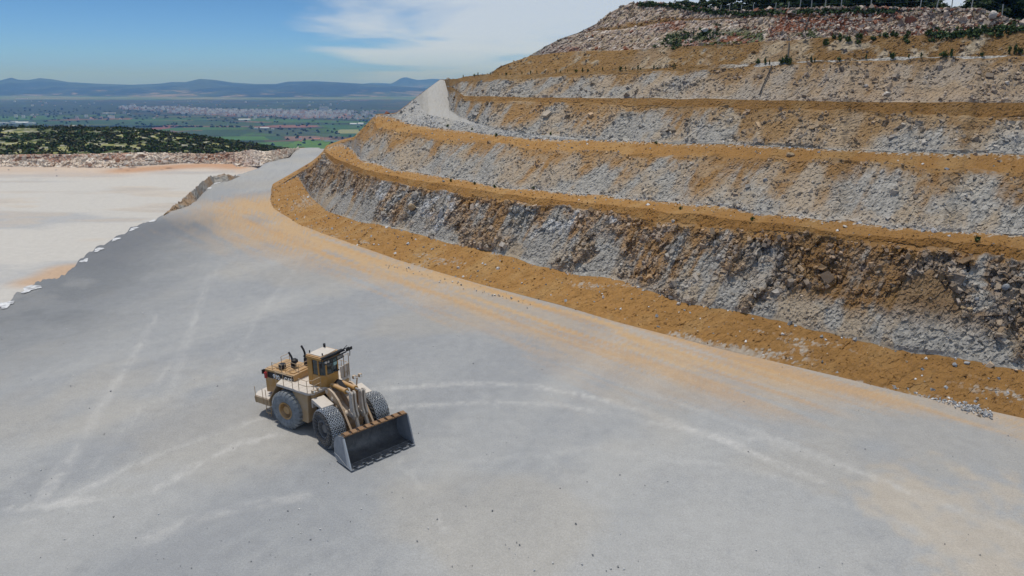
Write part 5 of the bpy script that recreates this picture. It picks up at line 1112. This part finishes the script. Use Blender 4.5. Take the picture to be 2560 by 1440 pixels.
# ---- wheels
def tyre(fm, ca, b, s, chain):
    w_ = .58; R0 = R1 - (.05 if chain else 0); prof = [(-.44, .62), (-w_*.93, .78), (-w_, 1.02), (-w_*.96, R0*.86), (-w_*.80, R0*.955), (-w_*.5, R0*.985), (0, R0*.99), (w_*.5, R0*.985), (w_*.80, R0*.955), (w_*.96, R0*.86), (w_, 1.02), (w_*.93, .78), (.44, .62)]
    m = MB(fm); m.lathe(ca, R1, [(b+x, r) for x, r in prof], 64)
    if not chain:
        n = 26      # worn lugs across the shoulders
        for k in range(n):
            for sd_ in (-1, 1):
                a0 = (k+(.5 if sd_ > 0 else 0))*2*math.pi/n; pts = []
                for (x, r, da) in ((.05, R0*.985, -.05), (w_*.78, R0*.96, .02), (w_*1.01, R0*.86, .05)):
                    for e in (-.085, .085):
                        for rr_ in (r-.02, r+.075 if x < w_ else r+.015): pts.append((ca+rr_*math.cos(a0+da+e*(1-.1*x)), b+sd_*x*(1 if rr_ < r else .99), R1+rr_*math.sin(a0+da+e*(1-.1*x))))
                for i in (0, 1):
                    p = pts[i*4:i*4+8]; m.hexa([p[0], p[2], p[6], p[4], p[1], p[3], p[7], p[5]])
        for k in range(18):
            a0 = k*2*math.pi/18
            m.hexa([(ca+r*math.cos(a0+e), b+s*(w_+x), R1+r*math.sin(a0+e)) for x in (-.04, .012) for r, e in ((.88, -.04), (1.12, -.05), (1.12, .05), (.88, .04))])
    ty = m.done('wheel', M_TYR if not chain else M_TY2, None, True)
    m = MB(fm); o = s
    m.lathe(ca, R1, [(b+o*x, r) for x, r in ((.50, .66), (.53, .60), (.50, .56), (.20, .53), (.12, .50), (.12, .34), (.34, .32), (.38, .30), (.38, .02))], 36)
    rm = m.done('rim', P_OCH if not chain else M_CH2, ty, True)
    m = MB(fm)
    for k in range(14): a0 = k*2*math.pi/14; m.tube([(ca+.42*math.cos(a0), b+o*.12, R1+.42*math.sin(a0)), (ca+.42*math.cos(a0), b+o*.16, R1+.42*math.sin(a0))], .03, 6)
    m.done('wheel_bolts', P_DUST if not chain else M_CH2, rm)
    if chain:
        m = MB(fm); n = 58; rows_ = 11; link = .024
        def pt(k, x, lift=.03):
            x = max(-1, min(1, x)); t_ = abs(x); r = R0*(.99-.035*t_**2-.03*t_**6)+lift; a0 = k*2*math.pi/n; return (ca+r*math.cos(a0), b+x*w_*.90, R1+r*math.sin(a0))
        for j in range(rows_):
            x = -1+2*j/(rows_-1); dx = .55/(rows_-1)
            for k in range(n):
                up_ = 1 if (k+j) % 2 else -1; m.tube([pt(k+.1, x-dx*up_, .045), pt(k+.9, x+dx*up_, .05)], link, 4); 
                if j < rows_-1: m.tube([pt(k+(0 if j % 2 else .5), x+dx*.4, .02), pt(k+(0 if j % 2 else .5), x+2/(rows_-1)-dx*.4, .02)], link*.85, 4)
        m.done('tread_chain', M_CHN, ty)
        for sd_ in (-1, 1):
            m = MB(fm)
            for j, r in enumerate((1.30, 1.19, 1.08, .97, .86, .75, .66)):
                nn_ = int(54*r/1.3); xo = np.interp(r, [.66, .78, 1.02, 1.2, 1.33], [.47, w_*.93, w_, w_*.97, w_*.88])+.03
                for k in range(nn_):
                    e = .03 if k % 2 else -.03; a0, a1 = k*2*math.pi/nn_, (k+.85)*2*math.pi/nn_; m.tube([(ca+(r+e)*math.cos(a0), b+sd_*xo, R1+(r+e)*math.sin(a0)), (ca+(r-e)*math.cos(a1), b+sd_*xo, R1+(r-e)*math.sin(a1))], .02, 4)
                    if k % 2 and j < 6: m.tube([(ca+(r-.02)*math.cos(a0), b+sd_*xo, R1+(r-.02)*math.sin(a0)), (ca+(r-.09)*math.cos(a0), b+sd_*xo, R1+(r-.09)*math.sin(a0))], .018, 4)
            m.tube([(ca+.60*math.cos(q), b+sd_*.49, R1+.60*math.sin(q)) for q in np.linspace(0, 6.283, 30)], .022, 5, False)
            if sd_ == s: m.tube([(ca+.42+.1*math.cos(q)-.55, b+sd_*.5, R1+.46+.13*math.sin(q)) for q in np.linspace(0, 6.283, 14)], .014, 5, False)
            m.done('sidewall_chain', M_CH2, ty)
    return ty
tyre(RF, -WB, -TRK_-.0, -1, False); tyre(RF, -WB, TRK_, 1, False); tyre(FF, WB, -TRK_, -1, True); tyre(FF, WB, TRK_, 1, True)
m = MB(RF); m.tube([(-WB, -1.2, R1), (-WB, 1.2, R1)], [.3, .3], 14); m.done('rear_axle', P_ARM, None, True)
m = MB(FF); m.tube([(WB, -1.2, R1), (WB, 1.2, R1)], [.32, .32], 14); m.done('front_axle', P_ARM, None, True)

# ---- front half
m = MB(FF); m.prism([(.05, 1.0), (3.1, 1.0), (3.25, 1.6), (2.9, 2.3), (1.9, 2.6), (1.35, 3.2), (.75, 3.35), (.45, 2.4), (.05, 2.2)], -.55, .55, .03); m.done('front_frame', P_ARM)
for s in (-1, 1):
    m = MB(FF); m.prism([(.35, 1.2), (.55, 2.2), (.60, 3.30), (.82, 3.48), (1.08, 3.40), (1.5, 2.6), (1.9, 1.9), (1.9, 1.2)], min(s*.50, s*.62), max(s*.50, s*.62), .015); m.done('tower_plate', P_ARM)
    m = MB(FF); b0, b1 = (-1.98, -1.05) if s < 0 else (1.05, 1.98)
    m.hexa([(.75, b0, 2.68), (2.15, b0, 2.66), (2.15, b1, 2.66), (.75, b1, 2.68), (.75, b0, 2.98), (2.15, b0, 2.80), (2.15, b1, 2.80), (.75, b1, 2.98)], .03); m.hexa([(.70, b0, 2.30), (.80, b0, 2.30), (.80, b1, 2.30), (.70, b1, 2.30), (.70, b0, 2.95), (.78, b0, 2.95), (.78, b1, 2.95), (.70, b1, 2.95)], .01); m.done('front_fender', P_DECK)
    # lift arm plate, arched
    tp = [(.72, 3.30), (.95, 3.52), (1.35, 3.58), (1.9, 3.48), (2.5, 3.15), (3.0, 2.68), (3.45, 2.10), (4.05, 1.35), (4.45, .72)]; bt_ = [(4.30, .38), (4.05, .42), (3.75, .85), (3.2, 1.55), (2.7, 2.05), (2.15, 2.15), (1.7, 2.35), (1.3, 2.95), (.85, 3.05)]
    m = MB(FF); m.prism(tp+bt_, min(s*.80, s*.94), max(s*.80, s*.94), .012); arm = m.done('lift_arm', P_ARM)
    m = MB(FF)
    for a, z_ in ((1.02, 3.28), (1.75, 2.98), (2.25, 2.50), (4.22, .62)): m.lathe(a, z_, [(s*.94, .17), (s*.965, .17), (s*.965, .10), (s*.985, .10), (s*.985, .005)], 20)
    m.done('pin_cap', BEI_R, arm, True)
    # tilt cylinder, orange barrel and bright rod
    b = s*.36; m = MB(FF); m.tube([(.95, b, 3.55), (2.65, b, 3.72)], .165, 16); m.tube([(2.60, b, 3.71), (2.78, b, 3.73)], .19, 16); m.tube([(.80, b, 3.50), (1.0, b, 3.55)], .2, 14); cy_ = m.done('tilt_cylinder', P_CAB, None, True)
    m = MB(FF); m.tube([(2.75, b, 3.73), (3.50, b, 3.80)], .08, 12); m.done('cylinder_rod', M_CHR, cy_, True)
    # bell crank
    m = MB(FF)
    for e in (-.12, .12):
        m.prism([(3.42, 3.98), (3.62, 4.02), (3.74, 3.88), (3.72, 3.40), (3.78, 2.75), (3.98, 2.30), (3.86, 2.02), (3.55, 1.98), (3.30, 2.22), (3.36, 2.80), (3.36, 3.50), (3.34, 3.85)], b+e-.06, b+e+.06, .015)
    ck = m.done('bell_crank', BEI_R)
    for a, z_, r in ((3.55, 3.84, .085), (3.62, 2.30, .15)): m = MB(FF); m.tube([(a, b-.22, z_), (a, b+.22, z_)], r, 14); m.done('crank_pin', M_CHR, ck, True)
    m = MB(FF); m.prism([(3.72, 2.22), (3.92, 2.12), (4.18, 1.55), (4.30, 1.0), (4.38, .80), (4.20, .72), (4.08, .95), (3.92, 1.5), (3.68, 2.0)], b-.09, b+.09, .02); m.done('bucket_link', BEI_R)
    # lift cylinder
    m = MB(FF); m.tube([(1.0, s*.70, 1.5), (2.3, s*.70, 2.0)], .14, 12); m.tube([(2.3, s*.70, 2.0), (2.75, s*.70, 2.2)], .075, 10); m.done('lift_cylinder', P_ARM, None, True)
m = MB(FF); m.tube([(2.95, -.8, 2.2), (2.95, .8, 2.2)], .22, 14); m.box(2.75, 3.25, -.14, .14, 2.0, 2.42, .03); m.prism([(2.8, 2.3), (3.2, 2.6), (3.7, 2.42), (3.72, 2.15), (3.2, 2.0)], -.55, -.19, .02); m.prism([(2.8, 2.3), (3.2, 2.6), (3.7, 2.42), (3.72, 2.15), (3.2, 2.0)], .19, .55, .02); m.done('cross_tube', BEI_R)
# hoses between the cylinders
for k in range(6):
    b = -.14+k*.056; m = MB(FF); m.tube([(.35, b, 2.9), (.6, b, 3.55+.04*k), (1.1, b+.02, 3.85), (1.7, b, 3.66), (2.3, b-.02, 3.35)], .028, 6); m.done('hydraulic_hose', M_BLK, None, True)
m = MB(FF); m.prism([(.7, 3.30), (1.0, 3.72), (1.7, 3.60), (2.5, 3.05), (2.9, 2.6), (2.7, 2.3), (1.4, 2.6)], -.18, .18, .02); m.done('hose_guard', P_ARM)
# arm lettering: the marks read only as dark strokes on the right arm
m = MB(FF)
for k in range(5):
    a = 3.30+k*.125; z_ = 1.96-k*.165
    for da, dz, la, lz in ((0, 0, .07, -.09), (.05, .05, .07, -.09), (0, 0, .05, .05)): m.hexa([(a+da, -.947, z_+dz), (a+da+la, -.947, z_+dz+lz), (a+da+la, -.941, z_+dz+lz), (a+da, -.941, z_+dz), (a+da+.02, -.947, z_+dz+.02), (a+da+la+.02, -.947, z_+dz+lz+.02), (a+da+la+.02, -.941, z_+dz+lz+.02), (a+da+.02, -.941, z_+dz+.02)])
m.done('arm_marking', M_BLK)

# ---- bucket
BW = 2.42; TH_ = .045
inn = [(6.02, .20), (5.35, .14), (4.95, .16), (4.66, .30), (4.48, .60), (4.44, 1.0), (4.52, 1.42), (4.74, 1.80), (5.10, 2.06), (5.66, 2.22)]
m = MB(FF); n = len(inn); outer = []
for i, (a, z_) in enumerate(inn):
    a0, z0 = inn[max(i-1, 0)]; a1, z1 = inn[min(i+1, n-1)]; d = math.hypot(a1-a0, z1-z0); outer.append((a-(z0-z1)/d*TH_*-1*-1, z_-(a1-a0)/d*-TH_*-1))
outer = [(a+(-(z_-1.1))*0, z_) for a, z_ in outer]
def off(i):
    a, z_ = inn[i]; ca_, cz_ = 5.3, 1.15; d = math.hypot(a-ca_, z_-cz_); return (a+(a-ca_)/d*TH_, z_+(z_-cz_)/d*TH_)
I0 = [m.v((a, -BW, z_)) for a, z_ in inn]; I1 = [m.v((a, BW, z_)) for a, z_ in inn]; O0 = [m.v((*(lambda q: (q[0],))(off(i)), -BW, off(i)[1])) for i in range(n)]; O1 = [m.v((off(i)[0], BW, off(i)[1])) for i in range(n)]
for i in range(n-1):
    m.bm.faces.new((I0[i], I1[i], I1[i+1], I0[i+1])); m.bm.faces.new((O0[i], O0[i+1], O1[i+1], O1[i])); m.bm.faces.new((I0[i], I0[i+1], O0[i+1], O0[i])); m.bm.faces.new((I1[i], O1[i], O1[i+1], I1[i+1]))
m.bm.faces.new((I0[-1], I1[-1], O1[-1], O0[-1])); m.bm.faces.new((I0[0], O0[0], O1[0], I1[0])); bk_ = m.done('bucket', M_BKT, None, True)
sidep = [(6.42, .16), (6.38, .30), (5.78, 2.24), (5.10, 2.08), (4.70, 1.82), (4.48, 1.44), (4.40, 1.0), (4.44, .58), (4.62, .26), (4.95, .10), (6.05, .14)]
for s in (-1, 1):
    m = MB(FF); m.prism(sidep, min(s*BW, s*(BW+.06)), max(s*BW, s*(BW+.06)), .008); m.done('side_plate', M_BKO, bk_)
    m = MB(FF); m.hexa([(6.10, s*(BW+.03)-.05, .16), (6.50, s*(BW+.03)-.05, .10), (6.50, s*(BW+.03)+.05, .10), (6.10, s*(BW+.03)+.05, .16), (5.72, s*(BW+.03)-.05, 2.10), (5.84, s*(BW+.03)-.05, 2.14), (5.84, s*(BW+.03)+.05, 2.14), (5.72, s*(BW+.03)+.05, 2.10)], .01); m.done('side_cutter', M_LIP if s < 0 else M_BKO, bk_)
    m = MB(FF); m.prism([(4.42, .62), (4.9, .55), (6.2, .18), (4.95, .08), (4.6, .24)], min(s*(BW+.06), s*(BW+.09)), max(s*(BW+.06), s*(BW+.09)), .008); m.done('wear_plate', M_BKO, bk_)
# cutting edge: plate with eight blunt teeth between scalloped gaps
pts = []; nt_ = 8; wd = 2*(BW+.06)/(nt_-1)
m = MB(FF); prof_b = np.linspace(-BW-.06, BW+.06, 240)
def ed(b): ph = ((b+BW+.06)/wd) % 1.0; d_ = min(ph, 1-ph); return 6.20 + .30*float(sm(np.array(.5-d_), .10, .19))
A_ = [m.v((5.98, b, .245)) for b in prof_b]; B1 = [m.v((ed(b), b, .17)) for b in prof_b]; C1 = [m.v((ed(b)-.01, b, .11)) for b in prof_b]; D1 = [m.v((5.98, b, .16)) for b in prof_b]
for i in range(len(prof_b)-1):
    for x, y_ in ((A_, B1), (C1, D1)): m.bm.faces.new((x[i], x[i+1], y_[i+1], y_[i]))
m.bm.faces.new((A_[0], B1[0], C1[0], D1[0])); m.bm.faces.new((A_[-1], D1[-1], C1[-1], B1[-1])); ce = m.done('cutting_edge', M_BKT, bk_)
m = MB(FF); B1 = [m.v((ed(b)+.004, b, .18)) for b in prof_b]; C1 = [m.v((ed(b)+.004, b, .105)) for b in prof_b]
for i in range(len(prof_b)-1): m.bm.faces.new((B1[i], B1[i+1], C1[i+1], C1[i]))
m.done('worn_rim', M_LIP, ce)
m = MB(FF); m.box(5.93, 5.98, -BW, BW, .195, .235, .005); m.done('weld_bar', M_LIP, bk_)
# rusty spill guard of overlapping pieces on the top edge
m = MB(FF); k_ = 9; seg = 2*BW/k_
for k in range(k_):
    b = -BW+seg*k; m.prism([(5.30, 2.12), (5.86, 2.24), (5.88, 2.34), (5.55, 2.40), (5.25, 2.24)], b+.07, b+seg-.10, .012); m.prism([(5.25, 2.08), (5.80, 2.20), (5.80, 2.26), (5.28, 2.16)], b, b+seg, 0)
m.done('spill_guard', M_RST, bk_)
for s in (-1, 1):
    m = MB(FF); m.prism([(3.95, .45), (4.2, .30), (4.52, .30), (4.40, .8), (4.36, 1.05), (4.2, 1.1)], min(s*.70, s*1.04), max(s*.70, s*1.04), .02); m.prism([(4.1, .95), (4.3, .60), (4.40, .9), (4.40, 1.2), (4.25, 1.2)], s*.36-.18, s*.36-.09, .01); m.prism([(4.1, .95), (4.3, .60), (4.40, .9), (4.40, 1.2), (4.25, 1.2)], s*.36+.09, s*.36+.18, .01); m.done('hinge_bracket', M_RST, bk_)
